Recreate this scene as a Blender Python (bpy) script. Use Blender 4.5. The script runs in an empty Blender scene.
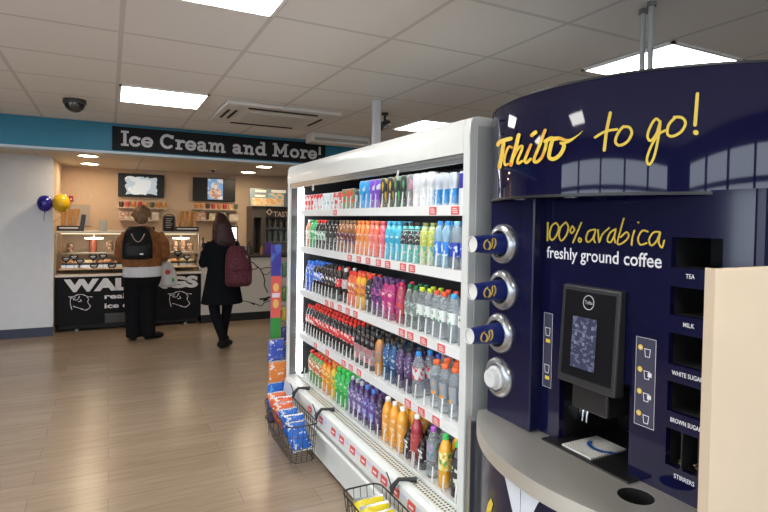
import bpy, bmesh, math, random
from mathutils import Vector, Matrix
random.seed(7)
PI = math.pi
sc = bpy.context.scene
COL = sc.collection

# ------------------------------------------------------------------ camera
F = 537.6; CX = 384.0; CY = 234.5; CAMH = 1.62
YAW, PITCH, ROLL = 0.47283, 0.02523, -0.016517
fw = Vector((math.sin(YAW)*math.cos(PITCH), math.cos(YAW)*math.cos(PITCH), -math.sin(PITCH)))
r0 = Vector((math.cos(YAW), -math.sin(YAW), 0)); d0 = fw.cross(r0)
cr, sr = math.cos(ROLL), math.sin(ROLL)
RT = r0*cr + d0*sr; DN = r0*(-sr) + d0*cr
CAMP = Vector((0, 0, CAMH))
cam_d = bpy.data.cameras.new('camera'); cam = bpy.data.objects.new('camera', cam_d); COL.objects.link(cam)
m3 = Matrix((RT, -DN, -fw)).transposed()
cam.matrix_world = Matrix.Translation(CAMP) @ m3.to_4x4()
cam_d.sensor_width = 36; cam_d.lens = F/768*36
cam_d.shift_y = -(256-CY)/768; cam_d.clip_start = 0.05; cam_d.clip_end = 100
sc.camera = cam
# measuring helpers: where the sight line through a photo point meets a real surface of the place
def ray(x, y): return RT*((x-CX)/F) + DN*((y-CY)/F) + fw
def on_x(x, y, X): r = ray(x, y); return CAMP + r*(X/r.x)
def on_y(x, y, Y): r = ray(x, y); return CAMP + r*(Y/r.y)
def on_z(x, y, Z): r = ray(x, y); return CAMP + r*((Z-CAMH)/r.z)
def on_cyl(x, y, cx, cy, R):
    r = ray(x, y); a = r.x*r.x+r.y*r.y; b = -2*(r.x*cx+r.y*cy); c = cx*cx+cy*cy-R*R
    t = (-b - math.sqrt(max(b*b-4*a*c, 0)))/(2*a); return CAMP + r*t

# ------------------------------------------------------------------ world, exposure, daylight
w = bpy.data.worlds.new('daylight'); sc.world = w; w.use_nodes = True
bg = w.node_tree.nodes['Background']; bg.inputs[0].default_value = (0.80, 0.90, 1.0, 1); bg.inputs[1].default_value = 4.5
sc.view_settings.view_transform = 'Standard'; sc.view_settings.look = 'None'
sc.view_settings.exposure = 0.12; sc.view_settings.gamma = 1; sc.view_settings.use_curve_mapping = False
sc.render.film_transparent = False
PANEL_E = 17.0; DOWN_E = 80.0; FRIDGE_E = 14.0

# ------------------------------------------------------------------ materials
MATS = {}
def mat(name, col, rough=0.5, metal=0.0, emit=0.0, coat=0.0, trans=0.0, ecol=None, alpha=1.0, spec=None, ior=None):
    if name in MATS: return MATS[name]
    m = bpy.data.materials.new(name); m.use_nodes = True
    b = m.node_tree.nodes['Principled BSDF']
    b.inputs['Base Color'].default_value = (*col, 1); b.inputs['Roughness'].default_value = rough
    b.inputs['Metallic'].default_value = metal; b.inputs['Coat Weight'].default_value = coat
    b.inputs['Transmission Weight'].default_value = trans; b.inputs['Alpha'].default_value = alpha
    if ior: b.inputs['IOR'].default_value = ior
    if spec is not None: b.inputs['Specular IOR Level'].default_value = spec
    if coat: b.inputs['Coat Roughness'].default_value = 0.04
    if emit: b.inputs['Emission Color'].default_value = (*(ecol or col), 1); b.inputs['Emission Strength'].default_value = emit
    # faint procedural variation on every painted surface
    if not emit and not trans:
        nt = m.node_tree; n = nt.nodes.new('ShaderNodeTexNoise'); n.inputs['Scale'].default_value = 9; n.inputs['Detail'].default_value = 3
        tc = nt.nodes.new('ShaderNodeTexCoord'); nt.links.new(tc.outputs['Object'], n.inputs['Vector'])
        mx = nt.nodes.new('ShaderNodeMix'); mx.data_type = 'RGBA'
        mx.inputs['A'].default_value = (*[c*0.95 for c in col], 1); mx.inputs['B'].default_value = (*[min(1, c*1.05) for c in col], 1)
        nt.links.new(n.outputs['Fac'], mx.inputs['Factor']); nt.links.new(mx.outputs['Result'], b.inputs['Base Color'])
    MATS[name] = m; return m
def nodes_of(m): return m.node_tree.nodes, m.node_tree.links
def ramp(nt, fac, stops, interp='LINEAR'):
    r = nt.nodes.new('ShaderNodeValToRGB'); r.color_ramp.interpolation = interp
    e = r.color_ramp.elements
    while len(e) < len(stops): e.new(0.5)
    for k, (p, c) in enumerate(stops): e[k].position = p; e[k].color = (*c, 1)
    nt.links.new(fac, r.inputs[0]); return r.outputs[0]
def pattern(name, base, acc, scale=60, thr=0.55, rough=0.35, stretch=(1, 1, 1), acc2=None, emit=0, seed=0.0, detail=1.0):
    """printed artwork: blobs of one or two accent colours on a base colour"""
    if name in MATS: return MATS[name]
    m = mat(name, base, rough); nt = m.node_tree; b = nt.nodes['Principled BSDF']
    tc = nt.nodes.new('ShaderNodeTexCoord'); mp = nt.nodes.new('ShaderNodeMapping'); mp.inputs['Scale'].default_value = stretch
    mp.inputs['Location'].default_value = (seed, seed*1.7, seed*0.6)
    n = nt.nodes.new('ShaderNodeTexNoise'); n.inputs['Scale'].default_value = scale; n.inputs['Detail'].default_value = detail
    nt.links.new(tc.outputs['Object'], mp.inputs[0]); nt.links.new(mp.outputs[0], n.inputs['Vector'])
    st = [(0, base), (thr, acc)] if acc2 is None else [(0, acc2), (1-thr, base), (thr, acc)]
    out = ramp(nt, n.outputs['Fac'], st, 'CONSTANT')
    nt.links.new(out, b.inputs['Base Color'])
    if emit: nt.links.new(out, b.inputs['Emission Color']); b.inputs['Emission Strength'].default_value = emit
    return m

# ------------------------------------------------------------------ mesh helpers
class MB:
    def __init__(s): s.v = []; s.f = []; s.mi = []; s.cur = 0
    def add(s, vs, fs):
        k = len(s.v); s.v += [tuple(v) for v in vs]; s.f += [tuple(i+k for i in f) for f in fs]; s.mi += [s.cur]*len(fs); return s
    def box(s, x0, x1, y0, y1, z0, z1):
        x0, x1 = min(x0, x1), max(x0, x1); y0, y1 = min(y0, y1), max(y0, y1); z0, z1 = min(z0, z1), max(z0, z1)
        return s.add([(x, y, z) for x in (x0, x1) for y in (y0, y1) for z in (z0, z1)],
                     [(0, 1, 3, 2), (4, 6, 7, 5), (0, 4, 5, 1), (2, 3, 7, 6), (0, 2, 6, 4), (1, 5, 7, 3)])
    def prism(s, poly, axis, a, b):
        """poly: 2-D outline in the plane normal to axis, extruded from a to b"""
        def P(p, t): return {'x': (t, p[0], p[1]), 'y': (p[0], t, p[1]), 'z': (p[0], p[1], t)}[axis]
        n = len(poly); vs = [P(p, a) for p in poly]+[P(p, b) for p in poly]
        fs = [tuple(range(n)), tuple(range(2*n-1, n-1, -1))]+[(i, (i+1) % n, (i+1) % n+n, i+n) for i in range(n)]
        return s.add(vs, fs)
    def lathe(s, prof, n=16, c=(0, 0, 0), axis='z', caps=True):
        vs = []; fs = []
        for r, h in prof:
            for k in range(n):
                a = 2*PI*k/n; u, v = r*math.cos(a), r*math.sin(a)
                p = {'z': (u, v, h), 'x': (h, u, v), 'y': (u, h, v)}[axis]
                vs.append((p[0]+c[0], p[1]+c[1], p[2]+c[2]))
        for i in range(len(prof)-1):
            for k in range(n): fs.append((i*n+k, i*n+(k+1) % n, (i+1)*n+(k+1) % n, (i+1)*n+k))
        if caps:
            if prof[0][0] > 1e-6: fs.append(tuple(range(n))[::-1])
            if prof[-1][0] > 1e-6: fs.append(tuple((len(prof)-1)*n+k for k in range(n)))
        return s.add(vs, fs)
    def tube(s, pts, rad, n=8, flat=1.0):
        """tapering tube through pts, rad a number or one per point"""
        P = [Vector(p) for p in pts]; R = rad if isinstance(rad, (list, tuple)) else [rad]*len(P)
        vs = []; fs = []; up = None
        for i, p in enumerate(P):
            t = (P[min(i+1, len(P)-1)]-P[max(i-1, 0)]).normalized()
            if up is None: up = Vector((0, 0, 1)) if abs(t.z) < 0.9 else Vector((0, 1, 0))
            a = t.cross(up)
            if a.length < 1e-4: a = t.cross(Vector((1, 0, 0)))
            a.normalize(); b = a.cross(t).normalized(); up = b
            for k in range(n):
                q = p + a*(R[i]*math.cos(2*PI*k/n)) + b*(R[i]*flat*math.sin(2*PI*k/n)); vs.append(q)
        for i in range(len(P)-1):
            for k in range(n): fs.append((i*n+k, i*n+(k+1) % n, (i+1)*n+(k+1) % n, (i+1)*n+k))
        fs.append(tuple(range(n))[::-1]); fs.append(tuple((len(P)-1)*n+k for k in range(n)))
        return s.add(vs, fs)
    def rings(s, rr, n=20):
        """loft of horizontal ellipses (cx, cy, z, rx, ry)"""
        vs = []; fs = []
        for cx, cy, z, rx, ry in rr:
            for k in range(n):
                a = 2*PI*k/n; vs.append((cx+rx*math.cos(a), cy+ry*math.sin(a), z))
        for i in range(len(rr)-1):
            for k in range(n): fs.append((i*n+k, i*n+(k+1) % n, (i+1)*n+(k+1) % n, (i+1)*n+k))
        fs.append(tuple(range(n))[::-1]); fs.append(tuple((len(rr)-1)*n+k for k in range(n)))
        return s.add(vs, fs)
    def ball(s, c, r, n=14, m=9):
        rx, ry, rz = (r, r, r) if not isinstance(r, (tuple, list)) else r
        rr = [(c[0], c[1], c[2]+rz*-math.cos(PI*i/m), rx*max(math.sin(PI*i/m), .02), ry*max(math.sin(PI*i/m), .02)) for i in range(m+1)]
        return s.rings(rr, n)
    def build(s, name, m, parent=None, smooth=False, bevel=0, loc=None, sharp=None):
        me = bpy.data.meshes.new(name); me.from_pydata(s.v, [], s.f)
        for mm in (m if isinstance(m, (list, tuple)) else [m]): me.materials.append(mm)
        if isinstance(m, (list, tuple)): me.polygons.foreach_set('material_index', s.mi)
        b = bmesh.new(); b.from_mesh(me); bmesh.ops.recalc_face_normals(b, faces=b.faces); b.to_mesh(me); b.free()
        if smooth: me.shade_smooth(); me.set_sharp_from_angle(angle=math.radians(sharp or 50))
        o = bpy.data.objects.new(name, me); COL.objects.link(o)
        if loc is not None: o.location = loc
        if parent is not None: attach(o, parent)
        if bevel:
            md = o.modifiers.new('bevel', 'BEVEL'); md.width = bevel; md.segments = 3; md.limit_method = 'ANGLE'; md.harden_normals = True
            me.shade_smooth()
        return o
def world_of(o):
    v = Vector((0, 0, 0))
    while o is not None: v = v + o.location; o = o.parent
    return v
def attach(o, parent):     # geometry given in world coordinates stays where it is
    base = world_of(parent); o.parent = parent; o.location = o.location - base
def empty(name, loc=(0, 0, 0)):
    o = bpy.data.objects.new(name, None); o.empty_display_size = 0.05; COL.objects.link(o); o.location = loc; return o
def tag(o, label, cat, group=None, kind=None):
    o['label'] = label; o['category'] = cat
    if group: o['group'] = group
    if kind: o['kind'] = kind
    return o
def thing(name, label, cat, loc=(0, 0, 0), group=None): return tag(empty(name, loc), label, cat, group)
def struct(o): o['kind'] = 'structure'; return o
def copy_tree(o, parent=None):
    c = o.copy(); COL.objects.link(c)
    if parent is not None: c.parent = parent
    for ch in list(o.children): copy_tree(ch, c)
    return c
def apply_mods(o):
    dg = bpy.context.evaluated_depsgraph_get(); me = bpy.data.meshes.new_from_object(o.evaluated_get(dg), depsgraph=dg)
    old = o.data; o.modifiers.clear(); o.data = me; bpy.data.meshes.remove(old); return o
def organic(mb, name, m, parent=None, voxel=0.012, smooth=6, loc=None):
    o = mb.build(name, m, None, loc=loc)
    r = o.modifiers.new('remesh', 'REMESH'); r.mode = 'VOXEL'; r.voxel_size = voxel
    s = o.modifiers.new('smooth', 'SMOOTH'); s.iterations = smooth; s.factor = 0.5
    apply_mods(o); o.data.shade_smooth()
    if not o.data.materials: o.data.materials.append(m)
    if parent is not None: attach(o, parent)
    return o

# lettering: strokes in 2-D, drawn as ribbons and laid on a surface by a mapping (u, v) -> point
RC = [0]
def ribbon(mb, pts, wd, fn0, caps=True, nrm=(0, -1, 0)):
    nv = Vector(nrm)
    def fn(u, v): return Vector(fn0(u, v))+nv*(0.00006*(RC[0] % 37))
    W = wd if isinstance(wd, (list, tuple)) else [wd]*len(pts)
    for i in range(len(pts)-1):
        (x0, y0), (x1, y1) = pts[i], pts[i+1]; dx, dy = x1-x0, y1-y0; L = math.hypot(dx, dy) or 1e-9
        nx, ny = -dy/L/2, dx/L/2; a, b = W[i], W[i+1]; RC[0] += 1
        mb.add([fn(x0+nx*a, y0+ny*a), fn(x0-nx*a, y0-ny*a), fn(x1-nx*b, y1-ny*b), fn(x1+nx*b, y1+ny*b)], [(0, 1, 2, 3)])
    for i, (x, y) in enumerate(pts):
        if not caps and i in (0, len(pts)-1): continue
        RC[0] += 1; r = W[i]/2; mb.add([fn(x+r*math.cos(2*PI*k/10), y+r*math.sin(2*PI*k/10)) for k in range(10)], [tuple(range(10))])
def smooth_pts(p, k=4):
    out = []
    for i in range(len(p)-1):
        a = p[max(i-1, 0)]; b = p[i]; c = p[i+1]; d = p[min(i+2, len(p)-1)]
        for j in range(k):
            t = j/k
            out.append(tuple(0.5*((2*b[q])+(-a[q]+c[q])*t+(2*a[q]-5*b[q]+4*c[q]-d[q])*t*t+(-a[q]+3*b[q]-3*c[q]+d[q])*t**3) for q in (0, 1)))
    return out+[p[-1]]
def type_on(mb, s, u0, u1, v0, v1, fn, bold=0.0, ref=None):
    """plain sans lettering fitted to the box u0..u1, v0..v1 (v0 baseline, v1 cap height)"""
    cu = bpy.data.curves.new('t', 'FONT'); cu.body = s; cu.offset = bold; cu.fill_mode = 'FRONT'; cu.resolution_u = 3
    o = bpy.data.objects.new('t', cu); COL.objects.link(o)
    dg = bpy.context.evaluated_depsgraph_get(); me = bpy.data.meshes.new_from_object(o.evaluated_get(dg), depsgraph=dg)
    vs = [v.co.copy() for v in me.vertices]; fs = [tuple(p.vertices) for p in me.polygons]
    bpy.data.objects.remove(o); bpy.data.curves.remove(cu); bpy.data.meshes.remove(me)
    xa, xb = min(v.x for v in vs), max(v.x for v in vs); cap = 0.73*1.0
    mb.add([fn(u0+(v.x-xa)/(xb-xa)*(u1-u0), v0+v.y/cap*(v1-v0)) for v in vs], fs)

# common materials
WHITE = mat('white paint', (0.80, 0.81, 0.80), 0.45)
ENAMEL = mat('white enamel', (0.74, 0.76, 0.74), 0.28, coat=0.3)
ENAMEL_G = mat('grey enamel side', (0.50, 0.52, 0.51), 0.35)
BLACK = mat('black plastic', (0.012, 0.012, 0.014), 0.35)
BLACKM = mat('black matt', (0.008, 0.008, 0.009), 0.7)
NAVY = mat('navy lacquer', (0.005, 0.0055, 0.034), 0.10, coat=0.15, spec=.4)
NAVYM = mat('navy laminate', (0.0055, 0.006, 0.038), 0.25, coat=0.1, spec=.35)
STEEL = mat('brushed steel', (0.46, 0.44, 0.40), 0.33, 1.0)
CHROME = mat('chrome', (0.75, 0.75, 0.76), 0.12, 1.0)
ALU = mat('aluminium', (0.62, 0.63, 0.64), 0.35, 0.9)
YELLOW = mat('yellow print', (0.78, 0.56, 0.06), 0.4)
PWHITE = mat('white print', (0.82, 0.82, 0.86), 0.5)
RED = mat('red print', (0.62, 0.05, 0.05), 0.45)
PINKP = mat('ticket red', (0.72, 0.10, 0.09), 0.4)

# ------------------------------------------------------------------ the setting
CE = 2.56; XL, XR = -3.4, 6.0; YB, YR = -3.0, 10.0; BY = 6.1; SOF = 2.41; RX = -0.67
def floor_mat():
    m = mat('wood plank vinyl', (0.4, 0.33, 0.25), 0.24); nt = m.node_tree; b = nt.nodes['Principled BSDF']
    tc = nt.nodes.new('ShaderNodeTexCoord')
    br = nt.nodes.new('ShaderNodeTexBrick'); br.inputs['Scale'].default_value = 1
    br.inputs['Brick Width'].default_value = 1.1; br.inputs['Row Height'].default_value = 0.19; br.inputs['Mortar Size'].default_value = 0.0018
    br.inputs['Color1'].default_value = (0.34, 0.255, 0.18, 1); br.inputs['Color2'].default_value = (0.39, 0.295, 0.212, 1); br.inputs['Mortar'].default_value = (0.24, 0.18, 0.13, 1)
    br.inputs['Bias'].default_value = 0.0; br.offset = 0.37
    nt.links.new(tc.outputs['Object'], br.inputs['Vector'])
    mp = nt.nodes.new('ShaderNodeMapping'); mp.inputs['Scale'].default_value = (0.9, 9, 1); nt.links.new(tc.outputs['Object'], mp.inputs[0])
    n = nt.nodes.new('ShaderNodeTexNoise'); n.inputs['Scale'].default_value = 3.0; n.inputs['Detail'].default_value = 7; n.inputs['Roughness'].default_value = 0.6
    nt.links.new(mp.outputs[0], n.inputs['Vector'])
    c = ramp(nt, n.outputs['Fac'], [(0.28, (0.82, 0.83, 0.85)), (0.72, (1.10, 1.09, 1.07))])
    mx = nt.nodes.new('ShaderNodeMix'); mx.data_type = 'RGBA'; mx.blend_type = 'MULTIPLY'; mx.inputs['Factor'].default_value = 1
    nt.links.new(br.outputs['Color'], mx.inputs['A']); nt.links.new(c, mx.inputs['B']); nt.links.new(mx.outputs['Result'], b.inputs['Base Color'])
    return m
struct(MB().box(XL, XR, YB, YR, -0.1, 0).build('floor', floor_mat()))
def ceil_mat(name, col, gx, ox, gy, oy):
    m = mat(name, col, 0.7); nt = m.node_tree; b = nt.nodes['Principled BSDF']
    tc = nt.nodes.new('ShaderNodeTexCoord'); sp = nt.nodes.new('ShaderNodeSeparateXYZ'); nt.links.new(tc.outputs['Object'], sp.inputs[0])
    def line(axis, g, o):
        a = nt.nodes.new('ShaderNodeMath'); a.operation = 'SUBTRACT'; nt.links.new(sp.outputs[axis], a.inputs[0]); a.inputs[1].default_value = o
        d = nt.nodes.new('ShaderNodeMath'); d.operation = 'DIVIDE'; nt.links.new(a.outputs[0], d.inputs[0]); d.inputs[1].default_value = g
        f = nt.nodes.new('ShaderNodeMath'); f.operation = 'PINGPONG'; nt.links.new(d.outputs[0], f.inputs[0]); f.inputs[1].default_value = 0.5
        l = nt.nodes.new('ShaderNodeMath'); l.operation = 'LESS_THAN'; nt.links.new(f.outputs[0], l.inputs[0]); l.inputs[1].default_value = 0.012/g
        return l.outputs[0]
    mm = nt.nodes.new('ShaderNodeMath'); mm.operation = 'MAXIMUM'; nt.links.new(line(0, gx, ox), mm.inputs[0]); nt.links.new(line(1, gy, oy), mm.inputs[1])
    mx = nt.nodes.new('ShaderNodeMix'); mx.data_type = 'RGBA'; mx.inputs['A'].default_value = (*col, 1); mx.inputs['B'].default_value = (*[c*0.76 for c in col], 1)
    nt.links.new(mm.outputs[0], mx.inputs['Factor']); nt.links.new(mx.outputs['Result'], b.inputs['Base Color']); return m
struct(MB().box(XL, XR, YB, BY+0.12, CE, CE+0.1).build('ceiling', ceil_mat('ceiling tiles', (0.78, 0.75, 0.72), 0.62, 0.052, 0.6, 2.48)))
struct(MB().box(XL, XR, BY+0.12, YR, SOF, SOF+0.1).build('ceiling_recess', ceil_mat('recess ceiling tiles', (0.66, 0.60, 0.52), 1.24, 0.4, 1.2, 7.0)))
CREAMW = mat('cream wall', (0.78, 0.59, 0.42), 0.6)
COOLW = mat('cool white wall', (0.84, 0.87, 0.92), 0.55)
TEAL = mat('teal fascia', (0.016, 0.19, 0.30), 0.45)
struct(MB().box(XL, XR, YR, YR+0.1, 0, CE).build('wall_back', CREAMW))
struct(MB().box(XL, RX, 8.45, 8.57, 0, SOF).build('wall_left_return', COOLW))
struct(MB().box(RX-0.1, RX, 8.57, YR, 0, SOF).build('wall_recess_left', CREAMW))
struct(MB().box(XL, RX+0.005, 8.435, 8.45, 0, 0.12).build('baseboard_left', mat('navy skirting', (0.03, 0.04, 0.08), 0.4)))
struct(MB().box(XR, XR+0.1, YB, YR, 0, CE).build('wall_right', mat('right wall paint', (0.35, 0.34, 0.32), 0.6)))
# shopfront: left wall and the wall behind the camera with tall glazing
def glazed_wall(name, n, axis, pos, a0, a1, sill, head, bays, t=0.12):
    mb = MB()
    def bx(u0, u1, z0, z1, p0=pos, p1=pos+t, m=mb):
        return m.box(p0, p1, u0, u1, z0, z1) if axis == 'x' else m.box(u0, u1, p0, p1, z0, z1)
    full0, full1 = (YB, YR) if axis == 'x' else (XL, XR)
    bx(full0, a0, 0, CE); bx(a1, full1, 0, CE); bx(a0, a1, 0, sill); bx(a0, a1, head, CE)
    struct(mb.build(name, DKW))
    fr = MB(); wdt = (a1-a0)/bays
    for k in range(bays+1):
        c = a0+k*wdt; bx(max(a0, c-0.04), min(a1, c+0.04), sill, head, pos+0.02, pos+t-0.02, fr)
    bx(a0, a1, sill, sill+0.07, pos+0.02, pos+t-0.02, fr); bx(a0, a1, head-0.07, head, pos+0.02, pos+t-0.02, fr); bx(a0, a1, 2.0, 2.05, pos+0.02, pos+t-0.02, fr)
    struct(fr.build('window_%d' % n, mat('window frame grey', (0.2, 0.21, 0.22), 0.4)))
DKW = mat('dim shop wall', (.16, .16, .17), .6)
glazed_wall('wall_left', 1, 'x', XL-0.12, -2.4, 3.6, 0.25, 2.4, 5)
glazed_wall('wall_front', 2, 'y', YB-0.12, -2.6, 2.6, 0.1, 2.4, 5)
# ground outside the shopfront
struct(MB().box(-30, XL-0.13, -30, 14, -0.2, -0.12).box(XL-0.13, 20, -30, YB-0.13, -0.2, -0.12).build('ground_outside', mat('paving outside', (0.3, 0.3, 0.3), 0.8)))
# bulkhead with the teal fascia
struct(MB().box(XL, XR, BY, BY+0.12, 2.275, CE).build('wall_bulkhead', TEAL))
struct(MB().box(XL, XR, BY-0.012, BY+0.13, 2.255, 2.278).build('trim_1', mat('pale fascia trim', (0.50, 0.60, 0.68), 0.4)))

# ------------------------------------------------------------------ ceiling lights
LIT = mat('light diffuser', (1, 1, 1), 0.4, emit=PANEL_E, ecol=(1.0, 0.97, 0.92))
LIT2 = mat('cool light diffuser', (1, 1, 1), 0.4, emit=PANEL_E*0.7, ecol=(1.0, 0.98, 0.95))
FRAMEW = mat('light frame', (0.8, 0.8, 0.78), 0.4)
def panel(x, y, label, m=LIT):
    t = thing('ceiling_light', label, 'ceiling light', (x+.31, y+.3, CE-0.012), 'square panel lights in the ceiling')
    fr = MB()
    for a in ((x, x+.62, y, y+.018), (x, x+.62, y+.582, y+.6), (x, x+.018, y, y+.6), (x+.602, x+.62, y, y+.6)): fr.box(*a, CE-0.012, CE)
    fr.build('frame', FRAMEW, t)
    MB().box(x+.018, x+.602, y+.018, y+.582, CE-0.008, CE-0.001).build('diffuser', m, t)
panel(0.05, 1.88, 'glowing square ceiling light cut by the top edge, left of centre')
panel(0.06, 4.27, 'glowing square ceiling light right of the dark dome camera')
panel(2.55, 1.79, 'glowing square ceiling light above the navy coffee machine', LIT2)
panel(2.55, 4.25, 'small glowing ceiling light just above the top of the drinks fridge', LIT2)
for k, (x, y) in enumerate([(-2.41, 4.25), (-2.41, 1.85), (0.07, -0.55)]):
    panel(x, y, ['square ceiling light left of the frame nearer the counter', 'square ceiling light left of the frame', 'square ceiling light behind the photographer'][k])
WARM = mat('warm downlight', (1, 1, 1), 0.4, emit=DOWN_E, ecol=(1.0, 0.79, 0.54))
for k, (px, py, lb) in enumerate([(88, 155.5, 'round recessed downlight over the display case, nearer of the left pair'), (90, 163.5, 'round recessed downlight over the display case, farther of the left pair'),
                                  (264, 166.5, 'round recessed downlight at right, nearer the teal fascia'), (248, 172, 'round recessed downlight at right, farther from the teal fascia')]):
    p = on_z(px, py, SOF); t = thing('downlight', lb, 'downlight', (p.x, p.y, SOF-0.01), 'warm downlights in the recess ceiling')
    MB().lathe([(0.125, 0), (0.125, 0.01), (0.10, 0.01), (0.10, 0)], 24, (p.x, p.y, SOF-0.01), caps=False).build('rim', FRAMEW, t)
    MB().lathe([(0.10, 0), (0.10, 0.004)], 24, (p.x, p.y, SOF-0.006)).build('diffuser', WARM, t)
# air conditioning cassette
VW = mat('vent white', (0.66, 0.64, 0.61), 0.5)
t = thing('air_conditioner', 'square white cassette air conditioner set in the ceiling before the sign', 'air conditioner', (1.32, 4.85, CE-0.03))
MB().box(0.83, 1.81, 4.38, 5.32, CE-0.03, CE).build('cover', VW, t, bevel=0.01)
gr = MB().box(1.07, 1.57, 4.62, 5.08, CE-0.04, CE-0.03).build('intake_grille', mat('vent grey', (0.58, 0.56, 0.53), 0.5), t)
for (a, b, c, d) in ((1.02, 1.62, 4.46, 4.50), (1.02, 1.62, 5.2, 5.24)): MB().box(a, b, c, d, CE-0.036, CE-0.03).build('air_slot', BLACKM, t)
for (a, b, c, d) in ((0.88, 0.90, 4.62, 5.0), (0.94, 0.96, 4.62, 5.0), (1.70, 1.72, 4.62, 5.0)): MB().box(a, b, c, d, CE-0.036, CE-0.03).build('air_slot', BLACKM, t)
t = thing('air_curtain', 'long white box fixed to the ceiling beside the pole above the fridge', 'air curtain', (2.2, 5.6, CE-0.10))
MB().box(1.93, 2.62, 5.5, 5.72, CE-0.10, CE).build('housing', VW, t, bevel=0.012)
MB().box(1.96, 2.59, 5.497, 5.5, CE-0.085, CE-0.05).build('slot', mat('vent grey2', (0.3, 0.29, 0.27), 0.5), t)
# dome camera
c = on_z(75, 101, CE); c = Vector((c.x, 5.05, CE))
t = thing('security_camera', 'dark dome security camera on the ceiling at far left', 'security camera', (c.x, c.y, CE-0.1))
MB().lathe([(0.085, -0.035), (0.085, 0)], 24, c).build('base', mat('dark grey plastic', (0.03, 0.03, 0.032), 0.4), t, True)
MB().lathe([(0.075*math.cos(a*PI/16), -0.035-0.068*math.sin(a*PI/16)) for a in range(0, 9)], 24, c, caps=False).build('dome', mat('smoked dome', (0.01, 0.01, 0.012), 0.08, coat=1), t, True)
c = on_z(385, 113, CE)
t = thing('security_camera', 'small black camera on the ceiling just right of the pole', 'security camera', (c.x, c.y, CE-0.16))
MB().lathe([(0.03, -0.02), (0.03, 0)], 12, c).tube([(c.x, c.y, CE-0.02), (c.x, c.y, CE-0.08)], 0.012).build('bracket', BLACK, t)
MB().tube([(c.x-0.08, c.y-.06, CE-0.14), (c.x+0.04, c.y+.03, CE-0.08)], 0.035, 12).build('body', BLACK, t)
c = on_z(212, 172, SOF); c = Vector((1.49, 9.0, SOF))
t = thing('security_camera', 'tiny dark dome camera under the recess ceiling between the two screens', 'security camera', c)
MB().lathe([(0.03, -0.02), (0.045, -0.015), (0.045, 0)], 14, c).build('base', FRAMEW, t, True); MB().ball((c.x, c.y, c.z-0.022), 0.028).build('dome', BLACK, t, True)

# ------------------------------------------------------------------ slab-serif sign over the counter
def arc(cx, cy, rx, ry, a0, a1, n=12): return [(cx+rx*math.cos(math.radians(a0+(a1-a0)*k/n)), cy+ry*math.sin(math.radians(a0+(a1-a0)*k/n))) for k in range(n+1)]
T = 0.17; S = 0.13
def ser(x, y, w=0.36): return ('s', [(x-w/2, y), (x+w/2, y)])
G = {
 'I': (0.46, [('t', [(.23, 0), (.23, 1)]), ser(.23, .065, .42), ser(.23, .935, .42)]),
 'C': (0.90, [('t', arc(.44, .5, .34, .42, 48, 312)), ('t', [(.72, .95), (.72, .70)])]),
 'c': (0.66, [('t', arc(.33, .34, .25, .27, 40, 322)), ('t', [(.54, .62), (.54, .50)])]),
 'e': (0.70, [('t', arc(.34, .34, .26, .27, 0, 325)), ('s', [(.12, .33), (.60, .33)])]),
 'r': (0.58, [('t', [(.20, .05), (.20, .62)]), ser(.22, .065, .40), ser(.12, .62, .24), ('t', [(.20, .40), (.30, .57), (.42, .60), (.52, .56)])]),
 'a': (0.72, [('t', [(.12, .54), (.22, .61), (.36, .61), (.46, .52), (.46, .10)]), ('t', arc(.29, .20, .19, .14, 60, 330)), ('s', [(.30, .36), (.46, .36)]), ser(.56, .065, .26)]),
 'm': (1.14, [('t', [(.20, .05), (.20, .62)]), ser(.10, .62, .22), ('t', [(.20, .44), (.32, .58), (.44, .60), (.54, .50), (.54, .05)]), ('t', [(.54, .44), (.66, .58), (.78, .60), (.88, .50), (.88, .05)]), ser(.2, .065, .3), ser(.54, .065, .26), ser(.92, .065, .3)]),
 'n': (0.80, [('t', [(.20, .05), (.20, .62)]), ser(.10, .62, .22), ('t', [(.20, .44), (.32, .58), (.44, .60), (.55, .50), (.55, .05)]), ser(.2, .065, .32), ser(.57, .065, .32)]),
 'd': (0.80, [('t', arc(.32, .34, .24, .27, 0, 360)), ('t', [(.56, .05), (.56, .98)]), ser(.46, .935, .28), ser(.64, .065, .24)]),
 'M': (1.22, [('t', [(.22, .05), (.22, .95)]), ('t', [(.22, .93), (.56, .25)]), ('t', [(.56, .25), (.92, .93)]), ('t', [(.92, .05), (.92, .95)]), ser(.18, .935, .3), ser(.96, .935, .3), ser(.22, .065, .4), ser(.94, .065, .4)]),
 'o': (0.72, [('t', arc(.34, .34, .25, .27, 0, 360))]),
 '!': (0.34, [('t', [(.17, 1.0), (.17, .36)]), ('t', [(.17, .08), (.17, .10)])]), ' ': (0.34, [])}
t = thing('shop_sign', 'long black sign reading Ice Cream and More! on the teal fascia', 'sign', (1.15, BY-0.02, 2.29))
a = on_y(112, 126, BY-0.03); b = on_y(110.5, 150, BY-0.03); a2 = on_y(324, 143, BY-0.03); b2 = on_y(322, 160, BY-0.03)
MB().box(0.025, 2.30, BY-0.03, BY, 2.292, 2.528).build('board', mat('black sign board', (0.012, 0.012, 0.014), 0.6, spec=.15), t)
SLET = mat('sign letter grey', (0.55, 0.55, 0.57), 0.5); text = 'Ice Cream and More!'; tot = sum(G[c][0] for c in text); u0, u1 = 0.10, 2.255; k = (u1-u0)/tot; hgt = 0.150; x = 0
for ch in text:
    wd_, st = G[ch]; lt = MB()
    for kind, pts in st: ribbon(lt, [(u0+(x+px)*k, 2.338+py*hgt) for px, py in pts], (T if kind == 't' else S)*k, lambda u, v: (u, BY-0.033, v), caps=(kind == 't' and len(pts) > 3))
    x += wd_
    if st: lt.build('letter', SLET, t)

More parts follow.
